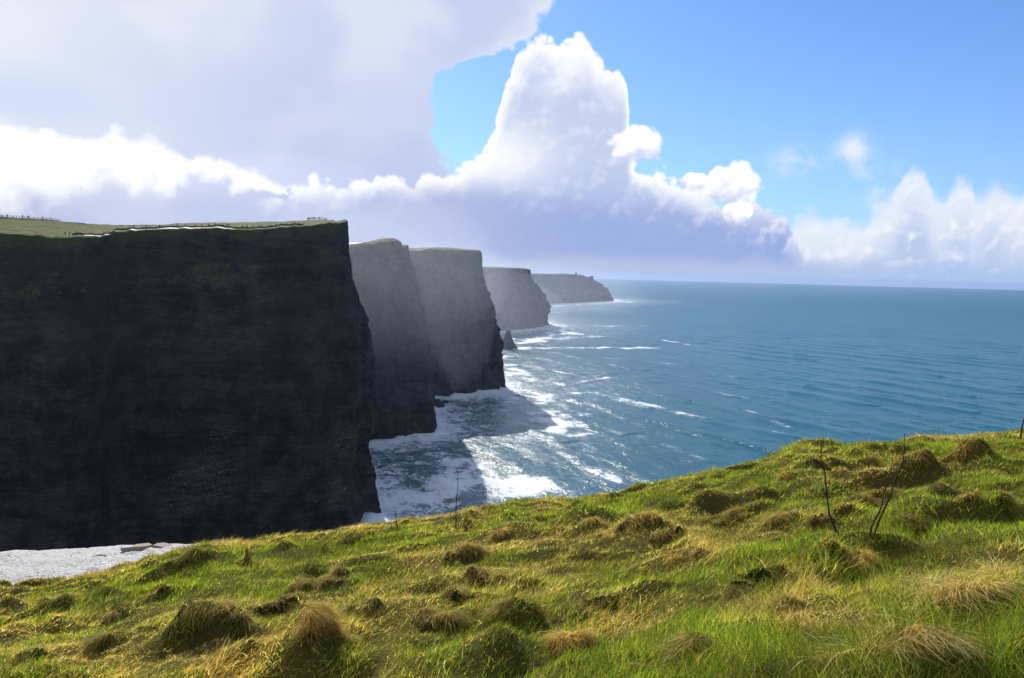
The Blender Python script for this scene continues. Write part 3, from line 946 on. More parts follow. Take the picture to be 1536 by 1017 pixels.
# tussocks: pixel of base centre, width px, height px, kind, label
TUS = [
    (772, 938, 92, 68, 'dark', 'pointed dark green tussock with straw tip below the middle of the slope'),
    (652, 952, 92, 48, 'brown', 'brown combed tussock left of the pointed green one'),
    (728, 884, 56, 44, 'brown', 'narrow leaning tussock just above and left of the pointed one'),
    (692, 910, 60, 26, 'dark', 'low dark tussock hollow between the brown and leaning ones'),
    (692, 848, 76, 30, 'brown', 'dark brown low tussock left of a pale upright tuft'),
    (749, 812, 24, 26, 'pale', 'small pale upright tuft in mid slope'),
    (538, 938, 70, 50, 'dark', 'upright grey-green tussock in the left centre'),
    (476, 980, 80, 56, 'pale', 'grey straw tussock near bottom edge, left of centre'),
    (398, 928, 96, 36, 'brown', 'long low brown tussock in the left half'),
    (500, 884, 90, 24, 'brown', 'thin brown ridge of dead grass right of a small dark tuft'),
    (450, 890, 40, 28, 'brown', 'small dark tuft at the left end of the thin brown ridge'),
    (272, 976, 78, 52, 'dark', 'dark hollowed tussock in the lower left'),
    (146, 976, 54, 46, 'dark', 'dark green tussock, second from the lower left corner'),
    (166, 936, 40, 26, 'brown', 'small brown tuft above the lower left tussocks'),
    (254, 866, 96, 40, 'dark', 'wide black-sided tussock by the pale stone ledge'),
    (70, 908, 66, 34, 'dark', 'dark green tussock near the left edge below the ledge'),
    (236, 892, 40, 16, 'brown', 'little brown tuft under the wide black-sided tussock'),
    (330, 950, 84, 28, 'brown', 'reddish flattened clump left of centre bottom'),
    (44, 990, 70, 36, 'dark', 'dark clump in the lower left corner'),
    (352, 990, 70, 42, 'dark', 'grey-green clump on the bottom left between two dark tussocks'),
    (532, 818, 60, 16, 'brown', 'flat brown tuft near the skyline beside the cliff foot'),
    (772, 776, 80, 24, 'dark', 'rounded green tussock on the skyline left of centre'),
    (895, 786, 30, 20, 'pale', 'small pale tuft below the skyline in the centre'),
    (956, 800, 82, 38, 'pale', 'large shaggy straw tussock right of centre'),
    (1010, 818, 66, 34, 'brown', 'straw tussock joined to the right of the shaggy one'),
    (852, 880, 120, 26, 'brown', 'long low brown mound right of the pointed tussock'),
    (895, 930, 96, 44, 'dark', 'dark green rounded tussock right of the pointed one'),
    (856, 985, 76, 34, 'pale', 'loose straw clump near the bottom centre'),
    (1022, 1008, 140, 74, 'dark', 'large dark tussock with long straw blades at bottom edge'),
    (962, 736, 50, 12, 'brown', 'flat brown tuft on the skyline right of centre'),
    (1034, 848, 70, 22, 'pale', 'pale loose tuft under the straw tussocks'),
    (1458, 700, 112, 42, 'brown', 'large arched brown tussock at the upper right skyline'),
    (1230, 706, 44, 28, 'brown', 'peaked brown tuft under the left dead stalk tip'),
    (1182, 722, 26, 22, 'pale', 'tiny tuft left of the peaked brown one'),
    (1304, 698, 30, 14, 'brown', 'tiny brown tuft near the skyline between the stalks'),
    (1104, 790, 112, 40, 'brown', 'large black-sided brown tussock in the right half'),
    (1176, 782, 60, 16, 'brown', 'low brown tail right of the black-sided tussock'),
    (1269, 772, 36, 22, 'brown', 'small brown tuft left of the forked stalk'),
    (1302, 760, 42, 20, 'brown', 'small dark tuft behind the forked stalk'),
    (1236, 792, 40, 34, 'brown', 'brown tuft beside the curved single stalk'),
    (1340, 744, 54, 26, 'brown', 'dark tuft seen through the forked stalk'),
    (1352, 684, 30, 28, 'pale', 'pale straw tuft at the tip of the forked stalk'),
    (1380, 704, 54, 18, 'brown', 'flat brown tuft left of the large arched tussock'),
    (1368, 802, 34, 24, 'dark', 'dark green tuft right of the forked stalk'),
    (1512, 776, 44, 24, 'dark', 'dark tuft at the right edge in mid slope'),
    (1462, 756, 30, 24, 'pale', 'pale arching tuft under the large arched tussock'),
    (1140, 886, 80, 38, 'dark', 'dark green tussock in the middle of the right half'),
    (1158, 930, 110, 32, 'brown', 'brown hollow clump below the dark green one'),
    (1282, 862, 90, 26, 'pale', 'flat bleached patch of dead grass right of centre'),
    (1110, 812, 84, 14, 'brown', 'orange flattened tuft under the black-sided tussock'),
    (1470, 912, 150, 56, 'blond', 'blond long-bladed clump at the right edge'),
    (1365, 992, 220, 66, 'blond', 'wide bleached swathe of flattened blades at the lower right'),
    (1094, 712, 90, 14, 'dark', 'thin dark green ridge along the skyline right of centre'),
    (1440, 724, 60, 10, 'dark', 'low green tuft under the large arched tussock, left side'),
]



for _k, (_px, _py, _w, _h2, _kind, _lab) in enumerate(TUS):
    _B = hit_ground(_px, min(_py, 1012))
    _W = _w / FPX * _B[1]
    _H = _h2 / FPX * _B[1] * {'dark': 0.50, 'brown': 0.55, 'pale': 0.48, 'blond': 0.2}[_kind]
    _rx = _W * 0.52
    _H = min(_H, 0.20 if _B[1] > 11 else 0.14)
    _ry = max(_W * rng.uniform(0.28, 0.42), 0.08)
    _n = 3 if _W < 0.35 else 5
    _lb = []
    for _i in range(_n):
        _oa = -0.62 + 1.24 * _i / (_n - 1) + rng.uniform(-0.12, 0.12)
        _lb.append((_oa, 0.45 * _oa * rng.uniform(-1, 1) + rng.uniform(-0.3, 0.3), rng.uniform(0.34, 0.58), rng.uniform(0.5, 0.95), rng.uniform(0.55, 1.0)))
    MOUNDS.append(dict(lobes=_lb, x=_B[0], y=_B[1] + _ry * 1.15, rx=_rx, ry=_ry, R=max(_rx, _ry), h=_H, k=_k, rot=rng.uniform(-0.35, 0.45), pw=1.6 if _kind == 'blond' else 0.8))

build_ground()

GREEN = np.array([(0.155, 0.235, 0.018), (0.255, 0.295, 0.026), (0.085, 0.165, 0.022), (0.38, 0.37, 0.05)])
STRAW = np.array([(0.62, 0.48, 0.15), (0.48, 0.33, 0.08), (0.72, 0.61, 0.27), (0.38, 0.21, 0.05)])


def blades(P, head, lean, h, w, droop, cols, seg=2):
    """P base (n,3); head: azimuth of lean; lean: horizontal reach / h; droop: tip drop"""
    n = len(P)
    dx, dy = np.cos(head), np.sin(head)
    fa = rng.uniform(0, 2 * np.pi, n)
    wx, wy = np.cos(fa) * w / 2, np.sin(fa) * w / 2
    V = []
    for k in range(seg + 1):
        t = k / seg
        reach = lean * h * t ** 1.6
        up = h * (t - droop * t * t)
        c = np.stack([P[:, 0] + dx * reach, P[:, 1] + dy * reach, P[:, 2] + up], 1)
        if k < seg:
            f = 1 - 0.45 * t
            o = np.stack([wx * f, wy * f, np.zeros(n)], 1)
            V += [c - o, c + o]
        else:
            V.append(c)
    nv = 2 * seg + 1
    V = np.stack(V, 1).reshape(-1, 3)
    b = np.arange(n)[:, None] * nv
    quads = [b + np.array([2 * k, 2 * k + 1, 2 * k + 3, 2 * k + 2]) for k in range(seg - 1)]
    quads = np.concatenate(quads) if quads else np.zeros((0, 4), int)
    tris = b + np.array([2 * seg - 2, 2 * seg - 1, 2 * seg])
    C = np.repeat(cols, nv, axis=0)
    return V, quads, tris, C


def pick(pal, n): return pal[rng.integers(0, len(pal), n)] * rng.uniform(0.6, 1.5, (n, 1))


def build_grass():
    N = 640000
    # density per m2 falls with distance
    y0, y1 = 2.6, 25.0
    yy = (rng.uniform(0, 1, N) * (y1 ** 1.15 - y0 ** 1.15) + y0 ** 1.15) ** (1 / 1.15)
    u = rng.uniform(-0.82, 0.82, N)
    x = u * yy
    keep = yy < yedge(u) + 2.5
    x, yy = x[keep], yy[keep]
    n = len(x)
    z = ground(x, yy) - 0.01
    P = np.stack([x, yy, z], 1)
    pn = fbm(x / 1.1, yy / 0.9, 0, 4, 140) * 0.8 + fbm(x / 5, yy / 4, 0, 2, 141) * 0.6
    pstraw = np.clip(0.40 + pn * 0.85 + np.clip(-x / 20, -0.06, 0.30), 0.04, 0.95)
    isS = rng.uniform(0, 1, n) < pstraw
    tone = np.clip(1 + 0.45 * fbm(x / 0.5, yy / 0.45, 0, 3, 145), 0.5, 1.6)[:, None]
    cols = np.where(isS[:, None], pick(STRAW, n) * (0.75 + 0.45 * tone), pick(GREEN, n) * tone * 1.1)
    tall = np.clip(fbm(x / 0.8, yy / 0.8, 0, 2, 142), -0.5, 1)
    nearR = np.clip((8.5 - yy) / 5, 0, 1) * np.clip(x / 3, 0, 1)
    h = rng.uniform(0.03, 0.085, n) * (1 + 0.7 * tall) * (1 + 0.8 * nearR) * np.where(isS, 0.9, 1.1)
    wind = 0.6 + fbm(x / 2, yy / 2, 0, 2, 143) * 1.4
    head = rng.normal(0, 1.1, n) + wind
    lean = rng.uniform(0.2, 1.3, n) + isS * rng.uniform(0, 0.9, n)
    w = 0.0044 * (yy / 5) ** 0.75 * rng.uniform(0.7, 1.4, n)
    fr = np.exp(-((yy - yedge(x / yy)) / 0.8) ** 2)
    lt = np.clip(fbm(x / 0.35, yy / 0.35, 0, 2, 146) - 0.35, 0, 1)
    h = h * (1 + 1.1 * fr * rng.uniform(0, 1, n) ** 3 + 1.6 * lt)
    V, q, t, C = blades(P, head, lean, h, w, rng.uniform(0, 0.35, n), cols, 2)
    o = mesh_obj('grass', V, [q, t], M_BLADE, cols=C, smooth=True)
    prop(o, 'short green and straw turf covering the hillside', None, None, 'stuff')


build_grass()

def build_tussock(px, py, wpx, hpx, kind, label, k):
    m = MOUNDS[k]
    rx, ry, Hh = m['rx'], m['ry'], m['h']
    D = m['y']
    cr, sr = math.cos(m['rot']), math.sin(m['rot'])

    def loc(a, b): return m['x'] + a * rx * cr - b * ry * sr, m['y'] + a * rx * sr + b * ry * cr
    na, nr = 44, 18
    th = np.linspace(0, 2 * np.pi, na, endpoint=False)
    TH, RR = np.meshgrid(th, np.linspace(0, 1.0, nr), indexing='ij')
    RR = RR * (1 + 0.18 * fbm(np.cos(TH) * 1.5 + k, np.sin(TH) * 1.5, 0, 3, 154))
    X, Y = loc(RR * np.cos(TH), RR * np.sin(TH))
    Z = ground(X, Y) + 0.012 * (1.6 - RR * 1.9)
    V0 = np.stack([X, Y, Z], -1).reshape(-1, 3)
    i, j = np.meshgrid(np.arange(na), np.arange(nr - 1), indexing='ij')
    i2 = (i + 1) % na
    F0 = np.stack([(i * nr + j).ravel(), (i * nr + j + 1).ravel(), (i2 * nr + j + 1).ravel(), (i2 * nr + j).ravel()], 1)
    mc = {'dark': (0.035, 0.050, 0.010), 'brown': (0.070, 0.042, 0.012), 'pale': (0.12, 0.09, 0.03), 'blond': (0.15, 0.11, 0.04)}[kind]
    C0 = np.tile(np.array(mc), (len(V0), 1)) * rng.uniform(0.7, 1.3, (len(V0), 1))
    n = int(np.clip(900 + 15000 * rx * ry * 4 / (D / 8) ** 1.2, 900, 7000) * {'blond': 0.6}.get(kind, 1.0))
    r_ = np.sqrt(rng.uniform(0, 1, n)) * rng.uniform(0.6, 1.15, n)
    t_ = rng.uniform(0, 2 * np.pi, n)
    a, b = r_ * np.cos(t_), r_ * np.sin(t_)
    X, Y = loc(a, b)
    _, rr = mound_h(m, X, Y)
    Z = ground(X, Y) - 0.01
    P = np.stack([X, Y, Z], 1)
    e = 0.03
    gx, gy = ground(X + e, Y) - ground(X - e, Y), ground(X, Y + e) - ground(X, Y - e)
    slope = np.hypot(gx, gy) / (2 * e)
    down = np.arctan2(-gy, -gx)
    if kind == 'blond':
        head = rng.normal(-0.4, 1.0, n) + fbm(X * 3, Y * 3, 0, 2, 160) * 3.0
        L = rng.uniform(0.07, 0.24, n)
        lean = rng.uniform(0.9, 1.9, n)
        droop = rng.uniform(0.5, 1.0, n)
        w = 0.0042 * (D / 5) ** 0.6 * rng.uniform(0.7, 1.5, n)
        mixS = np.full(n, 0.85)
    else:
        swirl = rng.uniform(-2.6, 0.2) + fbm(X / rx * 1.2 + k, Y / rx * 1.2, 0, 2, 161) * 2.4
        head = np.arctan2(np.sin(down) * 0.5 + np.sin(swirl), np.cos(down) * 0.5 + np.cos(swirl)) + rng.normal(0, 0.6, n)
        L = rng.uniform(0.045, 0.11, n) * np.clip(0.8 + fbm(X * 6, Y * 6, 0, 2, 162), 0.4, 1.6)
        lean = rng.uniform(0.3, 1.1, n) + np.clip(slope, 0, 1.2) * 0.8
        droop = rng.uniform(0.3, 1.0, n) + np.clip(slope, 0, 1.5) * 0.4
        w = 0.0036 * (D / 5) ** 0.7 * rng.uniform(0.7, 1.4, n)
        mixS = {'dark': 0.22, 'brown': 0.55, 'pale': 0.70}[kind] + 0.5 * np.clip(1 - rr * 1.6, 0, 1)
    isS = rng.uniform(0, 1, n) < mixS
    isS |= rng.uniform(0, 1, n) < 0.35 * (fbm(X * 4, Y * 4, 0, 2, 163) > 0.2)
    ps = pick(STRAW, n) * {'dark': 0.9, 'brown': 0.78, 'pale': 1.05, 'blond': 1.2}[kind]
    if kind == 'blond': ps = ps * 0.7 + ps.mean(axis=1, keepdims=True) * np.array([0.42, 0.38, 0.26])
    cols = np.where(isS[:, None], ps, pick(GREEN, n) * 0.7)
    V1, q, t, C1 = blades(P, head, lean, L, w, droop, cols, 3)
    n0 = len(V0)
    org = np.array([m['x'], m['y'], float(ground(m['x'], m['y']))])
    V = np.concatenate([V0, V1]) - org
    o = mesh_obj('grass_tussock', V, [F0, q + n0, t + n0], M_BLADE, cols=np.concatenate([C0, C1]))
    o.location = org
    prop(o, label, 'tussock', 'grass tussocks on the near hillside')


for k, tspec in enumerate(TUS):
    build_tussock(*tspec, k)


# ------------------------------------------------------------------ pale stone ledge below the turf edge on the left
def build_ledge():
    us = np.linspace(-1.3, -0.33, 420)
    FR = [(-700, 850), (-200, 836), (0, 829), (60, 826), (100, 823), (150, 820), (200, 817), (260, 815), (300, 816), (330, 819), (350, 824), (380, 840)]
    fu = np.array([ray(x, y)[0] for x, y in FR])
    fs = np.array([-ray(x, y)[2] for x, y in FR])
    Dn = np.linspace(21.3, 35, 150)
    U, D = np.meshgrid(us, Dn, indexing='ij')
    sf = np.interp(U, fu, fs)
    zf = -35 * sf
    gx = 35 - D
    X = U * D
    z = zf + gx * 0.20 + 0.02 * gx ** 1.5
    cob = np.abs(vnoise(X * 2.2, D * 2.2, 0, 170)) * 0.08 + fbm(X / 1.5, D / 1.5, 0, 4, 171) * 0.10
    stepn = np.round(fbm(X / 3 + D / 5, D / 2.5, 0, 2, 172) * 2.5) * 0.05
    z = z + (cob + stepn) * np.clip((35 - D) / 1.0, 0.4, 1)
    cols = [np.stack([X, D, EYE + z], -1)]
    for dd, dz in ((0.05, -0.35), (0.0, -2.0), (0.6, -9), (3.0, -40)):
        e = cols[0][:, -1:, :].copy()
        e[..., 1] += dd
        e[..., 2] += dz
        cols.append(e)
    V = np.concatenate(cols, 1)
    o = mesh_obj('rock_ledge', V.reshape(-1, 3), [grid_faces(V.shape[0], V.shape[1], True)], M_LEDGE, smooth=True)
    prop(o, 'bare pale limestone ledge glaring in the sun beyond the turf at lower left', None, None, 'structure')
    # loose slabs
    SL = [(213, 824, 30, 7, M_BROWNROCK, 'brown flat slab on the far edge of the pale ledge'),
          (190, 826, 22, 5, M_LEDGE, 'pale slab beside the brown slab on the ledge edge'),
          (245, 822, 34, 5, M_BROWNROCK, 'thin tan slab right of the brown slab on the ledge'),
          (147, 833, 26, 6, M_WALL, 'grey slab lying in the middle of the pale ledge')]
    for px, py, w, h, mt, lab in SL:
        D = 33.8 if py < 830 else 31.0
        p = at(px, py, D)
        u = p[0] / D
        zz = EYE + (-35 * np.interp(u, fu, fs)) + (35 - D) * 0.2 + 0.02 * (35 - D) ** 1.5
        W, Hh = w / FPX * D, h / FPX * D
        n = 9
        ang = np.sort(rng.uniform(0, 2 * np.pi, n))
        rad = rng.uniform(0.8, 1.1, n)
        ring = np.stack([np.cos(ang) * W / 2 * rad, np.sin(ang) * W * 0.4 * rad], 1)
        lv = [(-0.06, 1.0), (Hh * 0.45, 1.04), (Hh * 0.6, 0.97), (Hh * 0.66, 0.80)]
        vs = np.concatenate([np.column_stack([ring * s, np.full(n, zl)]) for zl, s in lv] + [[[0, 0, Hh * 0.68]]])
        fs_ = []
        for l in range(3):
            for i in range(n):
                fs_.append((l * n + i, l * n + (i + 1) % n, (l + 1) * n + (i + 1) % n, (l + 1) * n + i))
        tr = [(3 * n + i, 3 * n + (i + 1) % n, 4 * n) for i in range(n)]
        s = mesh_obj('rock_slab', vs, [fs_, tr], mt, smooth=False)
        s.location = (p[0], D, zz + 0.02)
        s.rotation_euler = (rng.uniform(-0.1, 0.1), rng.uniform(-0.1, 0.1), 0)
        prop(s, lab, 'rock', 'loose slabs on the pale ledge')


build_ledge()


# ------------------------------------------------------------------ tubes, stalks
def tube(pts, rads, n=6):
    pts = [Vector(p) for p in pts]
    V, F = [], []
    for i, p in enumerate(pts):
        d = (pts[min(i + 1, len(pts) - 1)] - pts[max(i - 1, 0)]).normalized()
        a = d.cross(Vector((0.3, 1, 0.1))).normalized()
        b = d.cross(a)
        for k in range(n):
            t = 2 * math.pi * k / n
            V.append(p + (a * math.cos(t) + b * math.sin(t)) * rads[i])
    for i in range(len(pts) - 1):
        for k in range(n):
            F.append((i * n + k, i * n + (k + 1) % n, (i + 1) * n + (k + 1) % n, (i + 1) * n + k))
    return [tuple(v) for v in V], F


def stalk(name, label, stems, cat='dead plant'):
    """stems: list of (pixel points base->tip, radius px at base, twigs)"""
    base = hit_ground(*stems[0][0][0])
    D = base[1]
    root = bpy.data.objects.new(name, None)
    COL.objects.link(root)
    root.location = base
    root.empty_display_size = 0.2
    prop(root, label, cat, 'dead stalks standing in the turf')
    for px, r0, ntw in stems:
        P = [at(x, y, D + 0.02 * i) for i, (x, y) in enumerate(px)]
        P[0][2] -= 0.05
        # refine + wobble
        t = np.linspace(0, len(P) - 1, 26)
        Q = np.stack([np.interp(t, range(len(P)), [p[c] for p in P]) for c in range(3)], 1)
        Q[:, :2] += 0.006 * np.stack([fbm(t * 1.7, 3.1 + D, 0, 2, 180), fbm(t * 1.7, 7.7, 0, 2, 181)], 1) * 1.0
        R = np.linspace(r0, r0 * 0.3, 26) / FPX * D
        R[::4] *= 1.35
        v, f = tube(Q - base, R)
        V, F = list(v), list(f)
        stem = mesh_obj('stem', np.array(V), [np.array(F)], M_STEM, root)
        TV, TF = [], []
        for i in range(ntw):
            k = int(rng.integers(9, 25))
            q = Q[k] - base
            sd = rng.choice([-1, 1])
            l = rng.uniform(0.03, 0.10) * (1.4 - k / 30)
            e = q + np.array([sd * l * 0.6, rng.uniform(-0.3, 0.3) * l, l * 0.8])
            mid = (q + e) / 2 + np.array([sd * l * 0.12, 0, -l * 0.08])
            v, f = tube([q, mid, e], [R[k] * 0.55, R[k] * 0.45, R[k] * 0.25], 5)
            TF = list(f)
            TV = list(v)
            TV_b, TF_b = tube([e - np.array([0, 0, R[k] * 0.6]), e + np.array([0, 0, R[k] * 2.2])], [R[k] * 0.9, R[k] * 0.4], 5)
            TF += [tuple(np.array(ff) + len(TV)) for ff in TF_b]
            TV += TV_b
            mesh_obj('twig', np.array(TV), [np.array(TF)], M_STEM, root)


stalk('dead_stalk', 'curved single dead brown stalk in the right half of the slope',
      [([(1263, 814), (1254, 795), (1243, 768), (1240, 740), (1237, 712), (1232, 690), (1232, 668)], 1.6, 6)])
stalk('dead_stalk', 'forked dead brown stalk with two stems in the right half of the slope',
      [([(1302, 806), (1308, 790), (1320, 765), (1328, 735), (1336, 705), (1339, 684)], 1.45, 6),
       ([(1305, 808), (1318, 784), (1332, 752), (1345, 715), (1353, 694), (1357, 672), (1357, 650)], 1.5, 8)])
stalk('dead_stalk', 'tall thin upright stalk on the skyline against the surf',
      [([(684, 796), (684, 770), (685, 745), (687, 724), (686, 704)], 0.9, 1)])
stalk('dead_stalk', 'short thin stalk on the skyline left of the tall one',
      [([(597, 792), (594, 776), (592, 757)], 0.8, 0)])
stalk('dead_stalk', 'thin leaning stalk at the right edge of the skyline',
      [([(1529, 660), (1533, 640), (1538, 620), (1542, 606)], 1.3, 1)])


# ------------------------------------------------------------------ cliff-top path, wall, walkers
def idx_at_px(Hd, px, fr=None):
    ii = np.arange(len(Hd.s))
    xs, ys, zs = Hd.top(ii, Hd.L * fr if fr else np.full(len(Hd.s), 4.0))
    qx, _ = project(np.stack([xs, ys, zs], 1))
    ok = (np.arange(len(qx)) < Hd.front)
    return int(np.argmin(np.abs(qx - px) + (~ok) * 1e5))


H1 = HEADS[0]
H1.front = int(np.argmin(np.hypot(H1.P[:, 0] + 84, H1.P[:, 1] - 468)))
H1.back0 = 0
H2, H3 = HEADS[1], HEADS[2]
H2.front = int(np.argmin(np.hypot(H2.P[:, 0] + 71, H2.P[:, 1] - 703)))
H3.front = int(np.argmin(np.hypot(H3.P[:, 0] + 10, H3.P[:, 1] - 998)))


def strip(Hd, i0, i1, r0, r1, name, mt, lift, wob=1.0, label=None):
    idx = np.arange(i0, i1)
    n = 5
    rows = []
    for k in range(n):
        wid = np.clip(0.45 + 0.9 * vnoise(Hd.s[idx] / 7, 5.5, 0, 191), 0.03, 1.3) * (1 + 1.6 * np.exp(-((idx - i0) * 0.75 / 16) ** 2))  # widened at the start, so the path's shape stands in for sun glare
        r = r0 + (r1 - r0) * wid * k / (n - 1) + fbm(Hd.s[idx] / 18, 0.7, 0, 2, 190) * wob
        x, y, z = Hd.top(idx, np.maximum(r, 0.3))
        rows.append(np.stack([x, y, z + lift], 1))
    V = np.stack(rows, 1)
    o = mesh_obj(name, V.reshape(-1, 3), [grid_faces(len(idx), n)], mt)
    prop(o, label, None, None, 'structure')
    return o


i_a, i_b = idx_at_px(H1, 126), idx_at_px(H1, 480)
strip(H1, i_a, i_b, 2.5, 5.0, 'path', M_PATH, 0.06, 1.2, 'wet pale footpath along the near clifftop')
j_a, j_b = idx_at_px(H2, 490), idx_at_px(H2, 556)
strip(H2, j_a, j_b, 5, 8.5, 'path', M_PATH, 0.3, 1.0, 'pale footpath climbing the second headland')
k_a, k_b = idx_at_px(H3, 612), idx_at_px(H3, 645)
strip(H3, k_a, k_b, 5, 8, 'path', M_PATH, 0.3, 1.0, 'pale footpath on the third headland')


def wall(Hd, i0, i1, r, h, name, label):
    idx = np.arange(i0, i1)
    rows = []
    for dr, hh in ((0, -0.3), (0, h), (0.5, h), (0.5, -0.3)):
        x, y, z = Hd.top(idx, np.full(len(idx), r + dr))
        jag = (vnoise(Hd.s[idx] / 1.1, 3.3, 0, 200) * 0.22) * (hh > 0)
        rows.append(np.stack([x, y, z + hh + jag], 1))
    V = np.stack(rows, 1)
    o = mesh_obj(name, V.reshape(-1, 3), [grid_faces(len(idx), 4)], M_WALL, smooth=False)
    prop(o, label, 'wall')


wall(H1, i_a - 8, idx_at_px(H1, 455), 7.5, 0.8, 'stone_wall', 'low dark flagstone wall beside the clifftop path on the near headland')


def fence(Hd, i0, i1, r, label, h=1.3, n=26):
    root = bpy.data.objects.new('fence', None)
    COL.objects.link(root)
    idx = np.linspace(i0, i1, n).astype(int)
    x, y, z = Hd.top(idx, Hd.L[idx] * r if r < 1 else np.full(n, float(r)))
    root.location = (x[0], y[0], z[0])
    o0 = np.array([x[0], y[0], z[0]])
    prop(root, label, 'fence')
    for k in range(n):
        p = np.array([x[k], y[k], z[k]]) - o0
        v, f = tube([p + (0, 0, -0.3), p + (0, 0, h)], [0.11, 0.10], 6)
        mesh_obj('post', np.array(v), [np.array(f)], M_WALL, root)
    for hh in (0.55, 1.1):
        v, f = tube([np.array([x[k], y[k], z[k] + hh]) - o0 for k in range(n)], [0.05] * n, 5)
        mesh_obj('rail', np.array(v), [np.array(f)], M_WALL, root)


fence(H1, idx_at_px(H1, 2, 0.97), idx_at_px(H1, 90, 0.97), 0.97, 'dark post and rail fence on the grassy shoulder at the far left skyline')


# ---- people
def make_person(pose, seed):
    """continuous skinned body; returns mesh"""
    r = random.Random(seed)
    me = bpy.data.meshes.new('person')
    st = 0.16 if pose == 'walk' else 0.04
    armf = 0.16 if pose == 'walk' else 0.02
    V = [(0, 0, 0.95), (0, 0, 1.15), (0, 0, 1.38), (0, 0.0, 1.50), (0, 0.01, 1.60), (0, 0.02, 1.72),
         (0.10, 0, 0.90), (0.11, -st * .5, 0.50), (0.11, -st, 0.07), (0.12, -st - 0.12 * -1, 0.03),
         (-0.10, 0, 0.90), (-0.11, st * .7, 0.50), (-0.11, st, 0.07), (-0.12, st + 0.12, 0.03),
         (0.19, 0, 1.38), (0.25, armf * .4, 1.12), (0.24, armf * 1.6, 0.88), (0.24, armf * 1.9, 0.80),
         (-0.19, 0, 1.38), (-0.25, -armf * .4, 1.12), (-0.24, -armf * 0.6, 0.88), (-0.24, -armf * 0.5, 0.80)]
    E = [(0, 1), (1, 2), (2, 3), (3, 4), (4, 5), (0, 6), (6, 7), (7, 8), (8, 9), (0, 10), (10, 11), (11, 12), (12, 13), (2, 14), (14, 15), (15, 16), (16, 17),
         (2, 18), (18, 19), (19, 20), (20, 21)]
    R = [0.15, 0.145, 0.155, 0.06, 0.10, 0.085, 0.10, 0.07, 0.05, 0.045, 0.10, 0.07, 0.05, 0.045, 0.075, 0.055, 0.042, 0.04, 0.075, 0.055, 0.042, 0.04]
    me.from_pydata(V, E, [])
    o = bpy.data.objects.new('tmp', me)
    COL.objects.link(o)
    sk = o.modifiers.new('s', 'SKIN')
    sv = me.skin_vertices[0].data
    for i, q in enumerate(R): sv[i].radius = (q, q * (0.72 if i in (0, 1, 2) else 1))
    sv[0].use_root = True
    sb = o.modifiers.new('b', 'SUBSURF')
    sb.levels = sb.render_levels = 1
    dg = bpy.context.evaluated_depsgraph_get()
    m2 = bpy.data.meshes.new_from_object(o.evaluated_get(dg))
    bpy.data.objects.remove(o)
    return m2


JACK = {'dark': (0.02, 0.022, 0.03), 'red': (0.45, 0.03, 0.02), 'blue': (0.03, 0.06, 0.2), 'brown': (0.09, 0.05, 0.03)}
M_SKIN = simple_mat('skin', (0.35, 0.2, 0.14))
M_TROU = simple_mat('trousers', (0.018, 0.02, 0.028))
M_J = {k: simple_mat('jacket_' + k, v) for k, v in JACK.items()}
BODY = {}
for pose in ('walk', 'stand'):
    base = make_person(pose, 1)
    for jk in JACK:
        m = base.copy()
        m.materials.clear()
        for mm in (M_TROU, M_J[jk], M_SKIN): m.materials.append(mm)
        for p in m.polygons:
            z, x = p.center.z, abs(p.center.x)
            p.material_index = 2 if z > 1.50 or (x > 0.2 and z < 0.86) else (1 if z > 0.93 or x > 0.19 else 0)
            p.use_smooth = True
        BODY[pose, jk] = m


def skyline_pt(Hd, px, back=0.5):
    ii = np.arange(Hd.front)
    F = np.linspace(0.05, 0.97, 40)
    best = None
    for f in F:
        x, y, z = Hd.top(ii, Hd.L[ii] * f)
        qx, qy = project(np.stack([x, y, z], 1))
        k = int(np.argmin(np.abs(qx - px)))
        if abs(qx[k] - px) < 2.0:
            c = (qy[k], y[k], (x[k], y[k], z[k]))
            if best is None or c[0] < best[0] - 0.05: best = c
    return best[2]


def person(Hd, px, r, jk='dark', label='', group='', pose=None, scale=1.0, P=None):
    if P is None and r == 'sky':
        P = skyline_pt(Hd, px)
        P = (P[0], P[1] + random.uniform(-4, 0), P[2])
    if P is None:
        i = idx_at_px(Hd, px, r if r < 1 else None)
        x, y, z = Hd.top(np.array([i]), np.array([float(r) if r > 1 else Hd.L[i] * r]))
        P = (x[0], y[0], z[0])
    pose = pose or random.choice(['walk', 'stand'])
    o = bpy.data.objects.new('person', BODY[pose, jk])
    COL.objects.link(o)
    o.location = P
    o.rotation_euler = (0, 0, random.uniform(0, 6.28))
    s = scale * random.uniform(0.94, 1.06)
    o.scale = (s, s, s)
    prop(o, label, 'person', group)
    return o


G_W = 'walkers on the near clifftop path'
G_T = 'crowd at the tip of the near headland'
G_S = 'walkers on the far left shoulder'
for px in (3, 12, 34, 42, 63, 76):
    person(H1, px, 0.96, 'dark', 'dark-clothed walker on the grassy shoulder at the far left skyline', G_S, scale=1.15)
pxs = [95, 101, 111, 154, 158, 190, 196, 210, 217, 222, 236, 238, 241, 262, 277, 290, 301, 308, 311, 322, 339, 341, 352, 361, 369, 377, 384, 398, 404, 411, 418, 424, 430, 436, 441, 447, 452, 456]
for i, px in enumerate(pxs):
    person(H1, px + random.uniform(-1, 1), random.uniform(9.0, 12.5) if px < 440 else random.uniform(5, 12), random.choice(['dark', 'dark', 'dark', 'brown']),
           'dark-clothed walker beside the wall on the near clifftop path', G_W, scale=1.12)
for px in (389.5, 392.5):
    person(H1, px, 9.5, 'red', 'walker in a red jacket on the near clifftop path', 'walkers in red jackets')
person(H1, 333, 9.5, 'blue', 'walker in a blue jacket on the near clifftop path', G_W)
